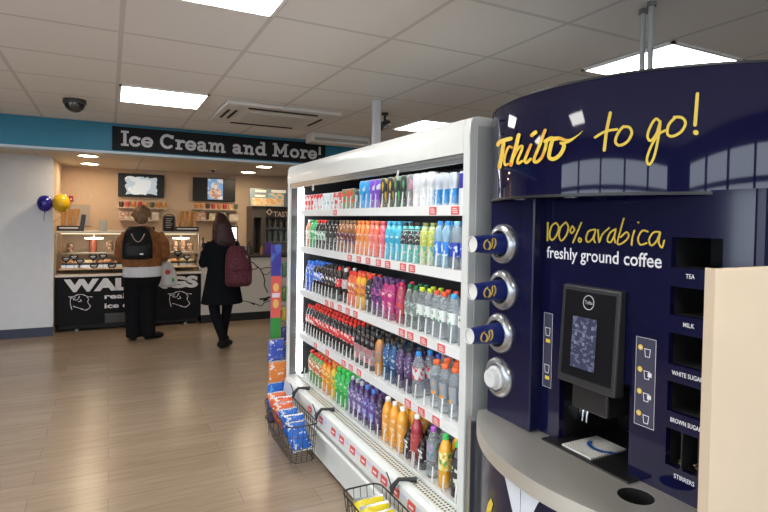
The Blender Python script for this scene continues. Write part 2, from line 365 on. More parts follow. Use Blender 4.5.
# ------------------------------------------------------------------ open-front drinks fridge
FY0, FY1, FX, FXB = 1.722, 4.12, 1.25, 2.04
fr = thing('drinks_fridge', 'large white open-front fridge filled with canned and bottled drinks', 'fridge', (1.64, 2.89, 0))
side = [(1.25, 0), (1.25, 1.895), (1.247, 1.95), (1.252, 2.01), (1.262, 2.03), (1.29, 2.037), (FXB, 2.037), (FXB, 0)]
for y0, y1 in ((FY0, FY0+0.044), (FY1-0.042, FY1)):
    o = MB().prism(side, 'y', y0, y1).build('side_panel', ENAMEL, fr, bevel=0.006)
# the outer side of the near panel has a grey sheet
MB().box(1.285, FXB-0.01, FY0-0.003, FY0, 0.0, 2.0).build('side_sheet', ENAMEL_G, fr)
MB().prism([(1.25, 1.895), (1.247, 1.95), (1.252, 2.01), (1.262, 2.03), (1.29, 2.037), (FXB, 2.037), (FXB, 1.98), (1.34, 1.975), (1.30, 1.895)], 'y', FY0+0.042, FY1-0.042).build('canopy', ENAMEL, fr, smooth=True, sharp=35)
RAIL = mat('rail metal', (0.55, 0.56, 0.56), 0.25, 0.9)
MB().box(1.256, 1.285, FY0+.044, FY1-.042, 1.876, 1.894).box(1.260, 1.27, FY0+.044, FY1-.042, 1.858, 1.877).build('blind_rail', RAIL, fr)
for y in (3.55, 2.32):
    hk = MB().tube([(1.262, y, 1.868), (1.255, y, 1.84), (1.262, y+.012, 1.825), (1.27, y+.03, 1.84)], 0.006, 6).build('blind_hook', mat('pale plastic', (0.6, 0.6, 0.56), 0.4), fr, True)
DARKIN = mat('dark fridge lining', (0.035, 0.035, 0.038), 0.5, spec=.2)
MB().box(1.366, 1.95, FY1-.0425, FY1-.045, .392, 1.955).build('added_dark_sheet', DARKIN, fr)  # dark sheet added so the tube-lit end wall stays dark
MB().box(1.362, 1.95, FY0+.0445, FY0+.047, .392, 1.955).build('added_dark_sheet', DARKIN, fr)  # matching added sheet that keeps the near end wall dark
MB().box(1.95, 1.99, FY0+.042, FY1-.042, 0.35, 1.975).build('back_lining', DARKIN, fr)
MB().box(1.30, 1.95, FY0+.042, FY1-.042, 1.955, 1.97).build('roof_lining', DARKIN, fr)
MB().box(1.99, FXB, FY0+.042, FY1-.042, 0.0, 1.98).build('back_panel', ENAMEL_G, fr)
LED = mat('fridge led tube', (1, 1, 1), 0.4, emit=FRIDGE_E*.45, ecol=(0.95, 0.98, 1.0))
# far end reveal: grey mirror strip and bright tube
MB().box(1.268, 1.318, FY1-.052, FY1-.042, 0.40, 1.865).build('mirror_strip', mat('grey glass strip', (0.22, 0.22, 0.23), 0.15, 0.6), fr)
MB().box(1.322, 1.364, FY1-.064, FY1-.042, 0.42, 1.865).build('light_tube', LED, fr)
MB().box(1.30, 1.33, FY0+.042, FY0+.062, 0.42, 1.865).build('light_tube', LED, fr)  # unseen near-end strip, added to light the interior
MB().box(1.33, 1.352, FY0+.10, FY1-.10, 1.90, 1.915).build('light_tube', LED, fr)
# base: plinth, sloping ticket face, grille, deck
MB().prism([(1.25, 0.03), (1.25, 0.245), (1.228, 0.262), (1.222, 0.29), (1.232, 0.368), (1.25, 0.382), (1.95, 0.382), (1.95, 0.03)], 'y', FY0+.042, FY1-.042).build('base_front', ENAMEL, fr, smooth=True, sharp=30)
MB().box(1.28, 1.95, FY0+.042, FY1-.042, 0, 0.03).build('plinth', BLACKM, fr)
MB().tube([(1.205, FY0, 0.25), (1.205, FY1-.02, 0.25)], 0.0115, 12).build('bumper_rail', ENAMEL, fr, True)
grm = pattern('grille slots', (0.55, 0.55, 0.50), (0.55, 0.55, 0.5), 10)
def slot_mat():
    m = mat('perforated grille', (0.62, 0.61, 0.55), 0.4); nt = m.node_tree; b = nt.nodes['Principled BSDF']
    tc = nt.nodes.new('ShaderNodeTexCoord'); br = nt.nodes.new('ShaderNodeTexBrick'); mp = nt.nodes.new('ShaderNodeMapping'); mp.inputs['Rotation'].default_value = (0, 0, PI/2)
    nt.links.new(tc.outputs['Object'], mp.inputs[0]); nt.links.new(mp.outputs[0], br.inputs['Vector'])
    br.inputs['Scale'].default_value = 1; br.inputs['Brick Width'].default_value = 0.020; br.inputs['Row Height'].default_value = 0.0205; br.inputs['Mortar Size'].default_value = 0.0045; br.inputs['Mortar Smooth'].default_value = 0; br.offset = 0
    br.inputs['Color1'].default_value = br.inputs['Color2'].default_value = (0.02, 0.02, 0.02, 1); br.inputs['Mortar'].default_value = (0.66, 0.65, 0.58, 1)
    nt.links.new(br.outputs['Color'], b.inputs['Base Color']); return m
MB().box(1.268, 1.328, FY0+.05, FY1-.05, 0.382, 0.386).build('air_grille', slot_mat(), fr)
MB().box(1.330, 1.338, FY0+.045, FY1-.045, 0.382, 0.404).box(1.258, 1.264, FY0+.045, FY1-.045, 0.382, 0.390).build('grille_edge', ENAMEL, fr)
deck = MB().box(1.338, 1.95, FY0+.045, FY1-.045, 0.382, 0.392).build('deck', ENAMEL, fr)
SHELF = mat('shelf white', (0.80, 0.81, 0.81), 0.35)
CLEARP = mat('clear divider', (0.86, 0.88, 0.88), 0.15, alpha=0.10)
DIVE = mat('divider edge', (0.85, 0.87, 0.87), 0.2, alpha=0.9)
SHELF_FILL = mat('added shelf fill light', (1, 1, 1), 0.4, emit=FRIDGE_E*.7, ecol=(0.95, 0.98, 1.0))  # glow for the added strips under the shelves
SZ = [1.692, 1.410, 1.075, 0.735]
TK = {0: [335, 432.7, 455], 1: [350.3, 359.4, 368.6, 379, 388.4, 403.7, 412.7], 2: [327.8, 333, 341, 349, 356.8, 403.7, 412.3, 425.8, 443.7], 3: [317, 329, 345.7, 352.9, 361.3, 411, 424.8, 439.8]}
def ticket(parent, X, y, z0, z1, wdt=0.062, tilt=0.0):
    m_ = MB(); m_.cur = 0
    m_.box(X-0.002, X, y-wdt/2, y+wdt/2, z0, z1); m_.cur = 1
    for q in range(3):
        zz = z0+(z1-z0)*(0.25+0.24*q); m_.box(X-0.0028, X-0.002, y-wdt*(0.36-0.08*q), y+wdt*0.3, zz-0.0018, zz+0.0018)
    return m_
SHO = []
for i, z in enumerate(SZ):
    s = MB().box(1.345, 1.93, FY0+.05, FY1-.048, z-0.022, z-0.001).box(1.330, 1.345, FY0+.05, FY1-.048, z-0.044, z+0.002).build('shelf', SHELF, fr)
    for px in TK[i]:
        P = on_x(px, 230, 1.33); tk = ticket(s, 1.33, P.y, z-0.040, z-0.004, 0.06).build('price_ticket', [PINKP, PWHITE], None); attach(tk, s)
    SHO.append(s)
    MB().box(1.3455, 1.353, FY0+.08, FY1-.10, z-.036, z-.028).build('light_tube', SHELF_FILL, fr)  # unseen strip added behind the shelf lip to brighten the drinks
SHO.append(deck)
for px in (309, 320, 332.7, 341, 352, 363, 375, 384, 396, 412):
    y = on_x(px, 440, 1.222).y
    # tickets on the sloping base front
    m_ = MB(); yy = y
    m_.cur = 0; m_.add([(1.2225, yy-.036, .305), (1.2225, yy+.036, .305), (1.2270, yy+.036, .345), (1.2270, yy-.036, .345)], [(0, 1, 2, 3)])
    m_.cur = 1; m_.add([(1.2225, yy-.02, .318), (1.2225, yy+.02, .318), (1.2238, yy+.02, .328), (1.2238, yy-.02, .328)], [(0, 1, 2, 3)])
    m_.build('price_ticket', [PINKP, PWHITE], fr)
    MB().add([(1.2245, yy-.10, .305), (1.2245, yy-.045, .305), (1.2285, yy-.045, .345), (1.2285, yy-.10, .345)], [(0, 1, 2, 3)]).build('price_ticket', mat('lilac ticket', (0.60, 0.60, 0.78), 0.4), fr)

# ------------------------------------------------------------------ cans and bottles
def liquid(name, col, **k): return mat(name, col, k.get('rough', 0.12), coat=0.3)
CLEAR = mat('clear drink', (0.80, 0.85, 0.88), 0.06, trans=0.82, coat=0.3, ior=1.12)
ORD = ['', 'first', 'second', 'third', 'fourth', 'fifth', 'sixth', 'seventh', 'eighth', 'ninth', 'tenth', 'eleventh', 'twelfth', 'thirteenth', 'fourteenth', 'fifteenth', 'sixteenth', 'seventeenth', 'eighteenth', 'nineteenth', 'twentieth']
SHN = ['top shelf', 'second shelf', 'third shelf', 'fourth shelf', 'bottom deck']
def can(name, h, r, body, band=None, lid=None):
    r *= 0.92
    o = MB().lathe([(r*.8, 0), (r*.97, .006), (r, .012), (r, h-.014), (r*.82, h-.003)], 14, caps=True).build(name, body, None, True, sharp=60)
    l = MB().lathe([(r*.82, h-.004), (r*.82, h), (r*.72, h), (r*.70, h-.004), (0.0005, h-.004)], 14).build('lid', lid or ALU); l.parent = o
    if band:
        b = MB().lathe([(r*1.01, h*band[0]), (r*1.01, h*band[1])], 14, caps=False).build('label_band', band[2]); b.parent = o
    return o
def bottle(name, h, r, body, cap, label=None, shape='plain', lab=(0.30, 0.62), capm=None, caph=0.018):
    r *= 0.90; h *= 0.97
    P = {'plain': [(.85, 0), (1, .03), (1, .30), (.95, .36), (1, .42), (1, .62), (.93, .72), (.62, .84), (.42, .90)],
         'contour': [(.80, 0), (.98, .04), (1, .12), (.86, .26), (.90, .34), (1, .46), (1, .60), (.88, .72), (.6, .84), (.42, .91)],
         'sport': [(.86, 0), (1, .04), (.97, .25), (.86, .34), (.86, .40), (1, .50), (1, .70), (.85, .80), (.55, .87), (.5, .90)],
         'wide': [(.88, 0), (1, .03), (1, .62), (.98, .70), (.80, .80), (.52, .88), (.46, .91)]}[shape]
    o = MB().lathe([(r*a, h*b) for a, b in P], 14).build(name, body, None, True, sharp=80)
    k = r*.45 if shape != 'sport' else r*.55
    c = MB().lathe([(k, h*.90), (k*1.03, h*.905), (k*1.03, h-.003), (k*.9, h)], 12).build('cap', cap, None, True); c.parent = o
    if label:
        def rad(f):
            for (a, b), (c2, d) in zip(P, P[1:]):
                if b <= f <= d: return a+(c2-a)*(f-b)/(d-b)
            return 1
        fs = [lab[0]+(lab[1]-lab[0])*q/4 for q in range(5)]
        l = MB().lathe([(r*rad(f)+.0009, h*f) for f in fs], 14, caps=False).build('label_sleeve', label, None, True); l.parent = o
    return o
lb = pattern
K = {}
def kind(key, desc, maker, cat='bottle'): K[key] = (desc, maker, cat)
c_ = mat
kind('redcan', 'short red soft drink can', lambda: can('drink_can', .118, .033, lb('red can', (.62, .02, .02), (.8, .75, .72), 45, .56, stretch=(1, 1, .5))), 'can')
kind('redwhite', 'short white can with red bands', lambda: can('drink_can', .118, .033, lb('redwhite can', (.75, .74, .74), (.62, .03, .03), 30, .5, stretch=(1, 1, .6))), 'can')
kind('silver', 'short silver white can', lambda: can('drink_can', .118, .033, lb('silver can', (.72, .74, .76), (.25, .42, .4), 40, .6)), 'can')
kind('blackred', 'short can in black and red', lambda: can('drink_can', .118, .033, lb('blackred can', (.06, .05, .05), (.6, .08, .06), 40, .5, acc2=(.7, .7, .7))), 'can')
kind('fruitcan', 'taller can with red fruit artwork', lambda: can('drink_can', .13, .033, lb('fruit can', (.70, .70, .66), (.72, .08, .04), 38, .48, acc2=(.1, .3, .1))), 'can')
kind('darkcan', 'short dark grey green can', lambda: can('drink_can', .115, .033, lb('dark can', (.05, .08, .08), (.3, .4, .42), 50, .6)), 'can')
kind('bluecan', 'tall bright blue energy drink can', lambda: can('drink_can', .168, .033, lb('blue can', (.03, .33, .68), (.55, .75, .85), 40, .62, stretch=(1, 1, .4))), 'can')
kind('purplecan', 'tall purple energy drink can', lambda: can('drink_can', .168, .033, lb('purple can', (.19, .06, .52), (.75, .68, .85), 40, .62, stretch=(1, 1, .4))), 'can')
kind('goldcan', 'tall black energy drink can with gold stripes', lambda: can('drink_can', .168, .033, lb('gold can', (.03, .03, .03), (.65, .42, .03), 42, .53, stretch=(1, 1, .25))), 'can')
kind('greencan', 'tall black energy drink can with green stripes', lambda: can('drink_can', .168, .033, lb('green can', (.025, .03, .03), (.08, .42, .10), 42, .54, stretch=(1, 1, .25))), 'can')
kind('mauvecan', 'tall grey can with pink marks', lambda: can('drink_can', .168, .033, lb('mauve can', (.26, .23, .25), (.6, .35, .42), 42, .56, stretch=(1, 1, .4))), 'can')
kind('whitecan', 'tall plain white energy drink can', lambda: can('drink_can', .168, .033, lb('white can', (.80, .80, .80), (.62, .64, .65), 42, .6, stretch=(1, 1, .4))), 'can')
kind('bluesilver', 'slim silver can with a blue lower half', lambda: can('drink_can', .152, .030, c_('silver metal', (.66, .70, .76), .3, .3), (.08, .52, lb('blue half', (.02, .26, .62), (.7, .75, .8), 30, .66))), 'can')
kind('navysilver', 'slim silver can with a navy top half', lambda: can('drink_can', .152, .030, c_('silver metal', (.66, .70, .76), .3, .3), (.50, .93, lb('navy half', (.03, .03, .33), (.7, .7, .75), 30, .62))), 'can')
DK = (.018, .010, .008)
cola = lambda: liquid('cola drink', DK)
kind('orangeS', 'orange drink bottle with pale label', lambda: bottle('drink_bottle', .215, .032, liquid('orange pale', (.72, .25, .12)), c_('cap w', (.8, .8, .8)), lb('pale orange label', (.8, .72, .64), (.75, .3, .15), 40, .55)))
kind('greenS', 'green glass-look bottle with green cap', lambda: bottle('drink_bottle', .215, .032, liquid('green drink', (.05, .38, .13)), c_('cap green', (.05, .35, .08)), lb('green label', (.65, .75, .62), (.05, .38, .12), 40, .5)))
kind('rootS', 'dark bottle with green and white label', lambda: bottle('drink_bottle', .215, .032, cola(), c_('cap red', (.65, .03, .02)), lb('greenwhite label', (.7, .7, .68), (.08, .3, .14), 45, .52)))
kind('blackS', 'dark bottle with a black label', lambda: bottle('drink_bottle', .215, .032, cola(), c_('cap dark', (.03, .03, .03)), lb('black label', (.02, .02, .02), (.4, .38, .3), 50, .66)))
kind('brownS', 'amber brown bottle with maroon label', lambda: bottle('drink_bottle', .215, .032, liquid('amber', (.26, .10, .03)), c_('cap brown', (.2, .12, .06)), lb('maroon label', (.11, .015, .03), (.7, .55, .4), 45, .6)))
kind('fantaS', 'bright orange drink bottle', lambda: bottle('drink_bottle', .215, .032, liquid('orange drink', (.78, .22, .04)), c_('cap orange', (.75, .2, .04)), lb('orange label', (.72, .25, .06), (.8, .5, .35), 50, .6), 'sport'))
kind('coralS', 'coral red drink bottle', lambda: bottle('drink_bottle', .215, .032, liquid('coral drink', (.74, .16, .09)), c_('cap coral', (.7, .15, .08)), lb('coral label', (.72, .2, .15), (.85, .5, .45), 50, .62), 'sport'))
kind('pinkS', 'pink red drink bottle', lambda: bottle('drink_bottle', .215, .032, liquid('pink drink', (.70, .10, .14)), c_('cap pink', (.65, .1, .15)), lb('pink label', (.72, .14, .2), (.8, .5, .5), 50, .62), 'sport'))
kind('aquaS', 'turquoise blue sports drink bottle', lambda: bottle('drink_bottle', .215, .032, liquid('aqua drink', (.05, .42, .58)), c_('cap aqua', (.04, .33, .5)), lb('aqua label', (.04, .38, .58), (.5, .75, .8), 50, .62), 'sport'))
kind('dotS', 'black dotted bottle with teal foot', lambda: bottle('drink_bottle', .21, .032, lb('teal foot', (.10, .48, .45), (.7, .55, .6), 40, .6), c_('cap black', (.015, .015, .015)), lb('dot sleeve', (.02, .02, .025), (.75, .72, .72), 110, .62), 'wide', (.45, .84)))
kind('limeS', 'lime yellow dotted bottle', lambda: bottle('drink_bottle', .21, .032, lb('lime foot', (.50, .58, .30), (.1, .4, .36), 40, .6), c_('cap olive', (.25, .28, .08)), lb('lime sleeve', (.42, .45, .07), (.75, .75, .4), 110, .62), 'wide', (.45, .84)))
kind('waterS', 'clear bottle with blue label', lambda: bottle('water_bottle', .22, .033, liquid('blue water', (.20, .36, .48)), c_('cap blue', (.03, .25, .65)), lb('blue label', (.02, .20, .68), (.6, .75, .85), 35, .58), 'wide', (.25, .55)))
kind('water2S', 'clear water bottle with navy label', lambda: bottle('water_bottle', .22, .033, CLEAR, c_('cap pale blue', (.25, .5, .6)), lb('navy label', (.02, .05, .42), (.6, .7, .85), 35, .6), 'wide', (.25, .55)))
kind('blueT', 'blue sleeved drink bottle', lambda: bottle('drink_bottle', .235, .033, liquid('blue drink', (.03, .10, .50)), c_('cap blue2', (.02, .15, .6)), lb('blue sleeve', (.04, .14, .58), (.6, .65, .25), 40, .6), 'wide', (.3, .8)))
kind('colaBlue', 'dark cola bottle with a blue label', lambda: bottle('drink_bottle', .235, .032, cola(), c_('cap blue3', (.02, .12, .5)), lb('blue cola label', (.05, .14, .55), (.7, .7, .8), 45, .55), 'contour', (.42, .68)))
kind('colaBlack', 'dark cola bottle with a black label', lambda: bottle('drink_bottle', .235, .032, cola(), c_('cap black', (.015, .015, .015)), lb('zero label', (.03, .02, .02), (.72, .68, .68), 45, .6), 'contour', (.42, .68)))
kind('colaSilver', 'dark cola bottle with a silver label', lambda: bottle('drink_bottle', .235, .032, cola(), c_('cap silver', (.6, .6, .6)), lb('silver label', (.5, .5, .52), (.6, .1, .1), 45, .6), 'contour', (.42, .68)))
kind('colaRed', 'dark cola bottle with red cap and label', lambda: bottle('drink_bottle', .235, .032, cola(), c_('cap red', (.65, .03, .02)), lb('red cola label', (.60, .03, .03), (.78, .6, .58), 45, .58), 'contour', (.42, .66)))
kind('colaWhite', 'dark cola bottle with red and white label', lambda: bottle('drink_bottle', .235, .032, cola(), c_('cap red', (.65, .03, .02)), lb('rw cola label', (.74, .66, .65), (.60, .04, .04), 45, .5), 'contour', (.42, .66)))
kind('colaCherry', 'dark cola bottle with pinkish black label', lambda: bottle('drink_bottle', .235, .034, cola(), c_('cap dark', (.03, .03, .03)), lb('cherry label', (.05, .02, .025), (.5, .2, .22), 60, .52, acc2=(.4, .38, .38)), 'plain', (.15, .55)))
kind('redOr', 'red and orange drink bottle with red cap', lambda: bottle('drink_bottle', .225, .033, liquid('red orange drink', (.60, .10, .03)), c_('cap red', (.65, .03, .02)), lb('redor label', (.62, .14, .05), (.75, .65, .5), 45, .56), 'sport', (.4, .72)))
kind('yelOr', 'amber yellow drink bottle with orange label', lambda: bottle('drink_bottle', .225, .033, liquid('yellow drink', (.66, .33, .02)), c_('cap orange2', (.7, .12, .03)), lb('yelor label', (.72, .3, .04), (.5, .1, .1), 45, .56), 'sport', (.4, .72)))
kind('blackT', 'black sleeved bottle with pale print', lambda: bottle('drink_bottle', .225, .033, cola(), c_('cap red', (.65, .03, .02)), lb('black sleeve', (.03, .03, .04), (.5, .5, .5), 60, .58), 'sport', (.2, .72)))
kind('purpT', 'dark purple berry drink bottle', lambda: bottle('drink_bottle', .225, .034, liquid('purple drink', (.07, .02, .09)), c_('cap purple', (.08, .03, .12)), lb('purple label', (.10, .03, .16), (.5, .1, .3), 50, .55), 'sport', (.2, .72)))
kind('magT', 'magenta berry drink bottle', lambda: bottle('drink_bottle', .225, .036, liquid('magenta drink', (.36, .02, .14)), c_('cap purple', (.08, .03, .12)), lb('magenta label', (.45, .03, .20), (.75, .5, .4), 45, .6), 'sport', (.3, .75)))
kind('berryT', 'crimson berry drink bottle with red cap', lambda: bottle('drink_bottle', .225, .033, liquid('berry drink', (.35, .05, .08)), c_('cap crimson', (.5, .02, .08)), lb('berry label', (.62, .08, .08), (.3, .05, .2), 50, .56), 'plain', (.25, .62)))
kind('grnT', 'grey smoky bottle with dark green cap', lambda: bottle('drink_bottle', .225, .032, liquid('smoky drink', (.14, .16, .15)), c_('cap dgreen', (.01, .14, .05)), lb('smoky label', (.20, .24, .22), (.5, .55, .52), 50, .58), 'plain', (.3, .62)))
def flav(capn, capc): return lambda: bottle('water_bottle', .225, .033, CLEAR, c_(capn, capc), lb('flavoured label', (.70, .73, .72), (.03, .30, .12), 38, .62), 'wide', (.38, .62))
kind('limeT', 'clear flavoured water bottle with lime cap', flav('cap lime', (.50, .60, .03)))
kind('redcT', 'clear flavoured water bottle with orange red cap', flav('cap scarlet', (.75, .09, .03)))
kind('bluecT', 'clear flavoured water bottle with sky blue cap', flav('cap sky', (.04, .36, .75)))
kind('enO', 'orange energy drink bottle with black cap', lambda: bottle('drink_bottle', .235, .032, liquid('energy orange', (.55, .24, .06)), c_('cap black', (.015, .015, .015)), lb('energy orange label', (.5, .24, .1), (.15, .25, .4), 50, .58), 'sport', (.35, .8)))
kind('enB', 'blue energy drink bottle with black cap', lambda: bottle('drink_bottle', .235, .032, liquid('energy blue', (.02, .07, .16)), c_('cap black', (.015, .015, .015)), lb('energy blue label', (.03, .10, .26), (.4, .5, .6), 50, .58), 'sport', (.35, .8)))
kind('enP', 'violet energy drink bottle with black cap', lambda: bottle('drink_bottle', .235, .032, liquid('energy violet', (.08, .05, .11)), c_('cap black', (.015, .015, .015)), lb('energy violet label', (.09, .05, .15), (.42, .38, .5), 50, .58), 'sport', (.35, .8)))
kind('clrB', 'clear water bottle with blue cap', lambda: bottle('water_bottle', .235, .036, CLEAR, c_('cap blue', (.03, .25, .65)), lb('redblue label', (.60, .62, .64), (.62, .05, .08), 38, .55), 'wide', (.4, .66)))
kind('clrN', 'clear bottle with navy cap', lambda: bottle('water_bottle', .235, .033, CLEAR, c_('cap navy', (.03, .05, .30)), lb('grey label', (.25, .28, .30), (.5, .54, .56), 38, .6), 'wide', (.3, .6)))
kind('clrO', 'clear bottle with orange sports cap', lambda: bottle('water_bottle', .235, .033, CLEAR, c_('cap sport orange', (.78, .13, .03)), lb('orange spot label', (.28, .32, .36), (.75, .32, .05), 26, .62), 'sport', (.3, .62)))
kind('mixR', 'green red drink bottle with red cap', lambda: bottle('drink_bottle', .235, .033, liquid('mix green', (.12, .28, .08)), c_('cap red', (.65, .03, .02)), lb('mix label', (.62, .10, .05), (.65, .7, .5), 42, .55), 'sport', (.35, .75)))
kind('mixO', 'orange drink bottle with red cap', lambda: bottle('drink_bottle', .235, .033, liquid('mix orange', (.72, .27, .03)), c_('cap red', (.65, .03, .02)), lb('mix orange label', (.72, .22, .03), (.75, .65, .2), 42, .55), 'sport', (.35, .75)))
kind('mixY', 'yellow drink bottle with orange cap', lambda: bottle('drink_bottle', .235, .033, liquid('mix yellow', (.62, .42, .03)), c_('cap orange', (.75, .2, .04)), lb('mix yellow label', (.66, .50, .05), (.1, .3, .1), 42, .58), 'sport', (.35, .75)))
kind('brightG', 'bright green drink bottle with green cap', lambda: bottle('drink_bottle', .245, .037, liquid('bright green', (.03, .36, .07)), c_('cap bright green', (.04, .45, .08)), lb('bright green label', (.05, .45, .1), (.6, .75, .5), 42, .62), 'sport', (.4, .7)))
kind('purG', 'dark purple juice bottle with grey cap', lambda: bottle('juice_bottle', .24, .034, liquid('purple juice', (.06, .03, .12)), c_('cap grey', (.42, .44, .46)), lb('purple juice label', (.16, .10, .30), (.5, .5, .6), 46, .56), 'wide', (.2, .7)))
kind('purB', 'purple juice bottle with blue cap', lambda: bottle('juice_bottle', .24, .034, liquid('purple juice', (.06, .03, .12)), c_('cap mid blue', (.06, .18, .62)), lb('violet label', (.14, .06, .26), (.25, .35, .65), 46, .56), 'wide', (.2, .7)))
kind('purD', 'very dark berry juice bottle', lambda: bottle('juice_bottle', .24, .034, liquid('dark berry', (.035, .02, .05)), c_('cap purple', (.08, .03, .12)), lb('dark berry label', (.06, .03, .09), (.3, .3, .36), 46, .6), 'wide', (.2, .7)))
kind('oj', 'orange juice bottle with white cap', lambda: bottle('juice_bottle', .25, .036, liquid('orange juice', (.80, .36, .04)), c_('cap cream', (.75, .72, .65)), lb('oj label', (.74, .33, .06), (.8, .55, .3), 42, .6), 'wide', (.25, .62)))
kind('redj', 'red juice bottle with white cap', lambda: bottle('juice_bottle', .26, .034, liquid('red juice', (.34, .03, .04)), c_('cap cream', (.75, .72, .65)), lb('redj label', (.42, .06, .06), (.6, .2, .2), 42, .6), 'wide', (.25, .62)))
kind('shortd', 'short dark drink bottle', lambda: bottle('drink_bottle', .15, .032, cola(), c_('cap black', (.015, .015, .015)), lb('zero label', (.03, .02, .02), (.72, .68, .68), 45, .6), 'wide', (.3, .7)))
kind('clrP', 'clear drink bottle with purple cap', lambda: bottle('water_bottle', .25, .035, CLEAR, c_('cap violet', (.34, .08, .42)), lb('leaf label', (.26, .28, .34), (.5, .3, .6), 42, .6, acc2=(.05, .3, .15)), 'wide', (.35, .7)))
kind('yelG', 'golden drink bottle with bright green cap', lambda: bottle('juice_bottle', .25, .035, liquid('golden drink', (.75, .36, .03)), c_('cap bright green', (.04, .45, .08)), lb('golden label', (.74, .48, .05), (.75, .72, .5), 40, .56, acc2=(.08, .35, .1)), 'wide', (.35, .7)))
kind('blkY', 'black sleeved bottle at the near end', lambda: bottle('drink_bottle', .25, .034, cola(), c_('cap bright green', (.04, .45, .08)), lb('black yellow label', (.03, .03, .03), (.6, .6, .5), 50, .6), 'wide', (.2, .72)))
L = [
 (0, 200, 2, [(303, 312, 'redcan'), (312, 321, 'redwhite'), (321, 331, 'silver'), (331, 340, 'blackred'), (340, 352, 'fruitcan'), (352, 357, 'darkcan'), (357, 367.5, 'bluecan'), (367.5, 377, 'purplecan'), (377, 391, 'goldcan'), (391, 404, 'greencan'), (404, 410, 'mauvecan'), (410, 431, 'whitecan'), (431, 453, 'bluesilver'), (453, 465, 'navysilver')]),
 (1, 245, 2, [(303, 308, 'orangeS'), (308, 314, 'greenS'), (314, 323, 'rootS'), (323, 335, 'blackS'), (335, 353, 'brownS'), (353, 366, 'fantaS'), (366, 375, 'coralS'), (375, 382, 'pinkS'), (382, 398, 'aquaS'), (398, 416, 'dotS'), (416, 431, 'limeS'), (431, 446, 'waterS'), (446, 466, 'water2S')]),
 (2, 290, 2, [(304, 311, 'blueT'), (311, 320, 'colaBlue'), (320, 333, 'colaBlack'), (333, 338, 'colaRed'), (338, 345, 'colaSilver'), (345, 353, 'redOr'), (353, 362, 'yelOr'), (362, 369, 'blackT'), (369, 379, 'purpT'), (379, 391, 'magT'), (391, 402, 'berryT'), (402, 414, 'grnT'), (414, 428, 'limeT'), (428, 443, 'redcT'), (443, 465, 'bluecT')]),
 (3, 345, 3, [(304, 312, 'colaWhite'), (312, 352, 'colaRed'), (352, 371, 'colaCherry'), (371, 380, 'enO'), (380, 393, 'enB'), (393, 409, 'enP'), (409, 418, 'clrB'), (418, 427, 'clrN'), (427, 465, 'clrO')]),
 (4, 430, 3, [(305, 310, 'mixR'), (310, 319, 'mixR'), (319, 327, 'mixO'), (327, 333, 'mixY'), (333, 346, 'brightG'), (346, 359, 'purG'), (359, 372, 'purB'), (372, 379, 'purD'), (379, 401, 'oj'), (401, 407, 'shortd'), (407, 416, 'redj'), (416, 421, 'shortd'), (421, 435, 'clrP'), (435, 446, 'yelG'), (446, 459, 'blkY')])]
protos = {}; edges = [[] for _ in range(5)]
BASEZ = SZ+[0.392]
count = 0
for si, yref, rows, runs in L:
    z = BASEZ[si]
    for pa, pb, key in runs:
        desc, mk, cat = K[key]
        X0 = 1.392
        ya, yb = on_x(pa, yref, X0-.03).y, on_x(pb, yref, X0-.03).y
        ya, yb = min(ya, FY1-.052), max(yb, FY0+.060)
        if key not in protos:
            protos[key] = [mk(), False]
        pr = protos[key][0]; wd_ = max(v.co.x for v in pr.data.vertices)*2
        if ya-yb < wd_+.005: ya = yb+wd_+.005
        n = max(1, int(round((ya-yb)/(wd_+.004)))); 
        while n > 1 and (ya-yb)/n < wd_+.0025: n -= 1
        edges[si] += [ya-(ya-yb)*k/n for k in range(n+1)]
        for row in range(rows):
            if key in ('shortd',) and row == 0: pass
            for k in range(n):
                if row == 0 and key == 'clrN' and k == n-1: continue
                y = ya-(ya-yb)*(k+.5)/n; x = X0+row*(wd_+.006)+(0.0 if row else random.uniform(0, .004))
                if key == 'redj' and row > 0: continue
                if not protos[key][1]: o = pr; protos[key][1] = True
                else: o = copy_tree(pr)
                o.location = (x, y, z+.0005); o.rotation_euler.z = random.uniform(-.5, .5)
                rn = ['front row', 'second row', 'third row'][row]
                o['label'] = '%s, %s, %s, %s from the left' % (desc, SHN[si], rn, ORD[k+1]); o['category'] = cat
                o['group'] = '%ss on the %s' % ('cans' if cat == 'can' else 'bottle', SHN[si]) if cat != 'can' else 'drink cans on the %s' % SHN[si]
                count += 1
dv = MB(); dv.cur = 0; dv.box(0.006, .17, -.0006, .0006, .001, .045); dv.cur = 1; dv.prism([(0, 0), (.006, 0), (.010, .08), (.006, .08)], 'y', -.0026, .0026)
dv0 = dv.build('divider', [CLEARP, DIVE]); first = True
for si in range(5):
    z = BASEZ[si]; last = -9
    for y in sorted(edges[si]):
        if y-last < .012 or y < FY0+.05: continue
        last = y
        d_ = dv0 if first else dv0.copy()
        if not first: COL.objects.link(d_)
        first = False; d_.location = (1.346, y, z+.0002); attach(d_, SHO[si])

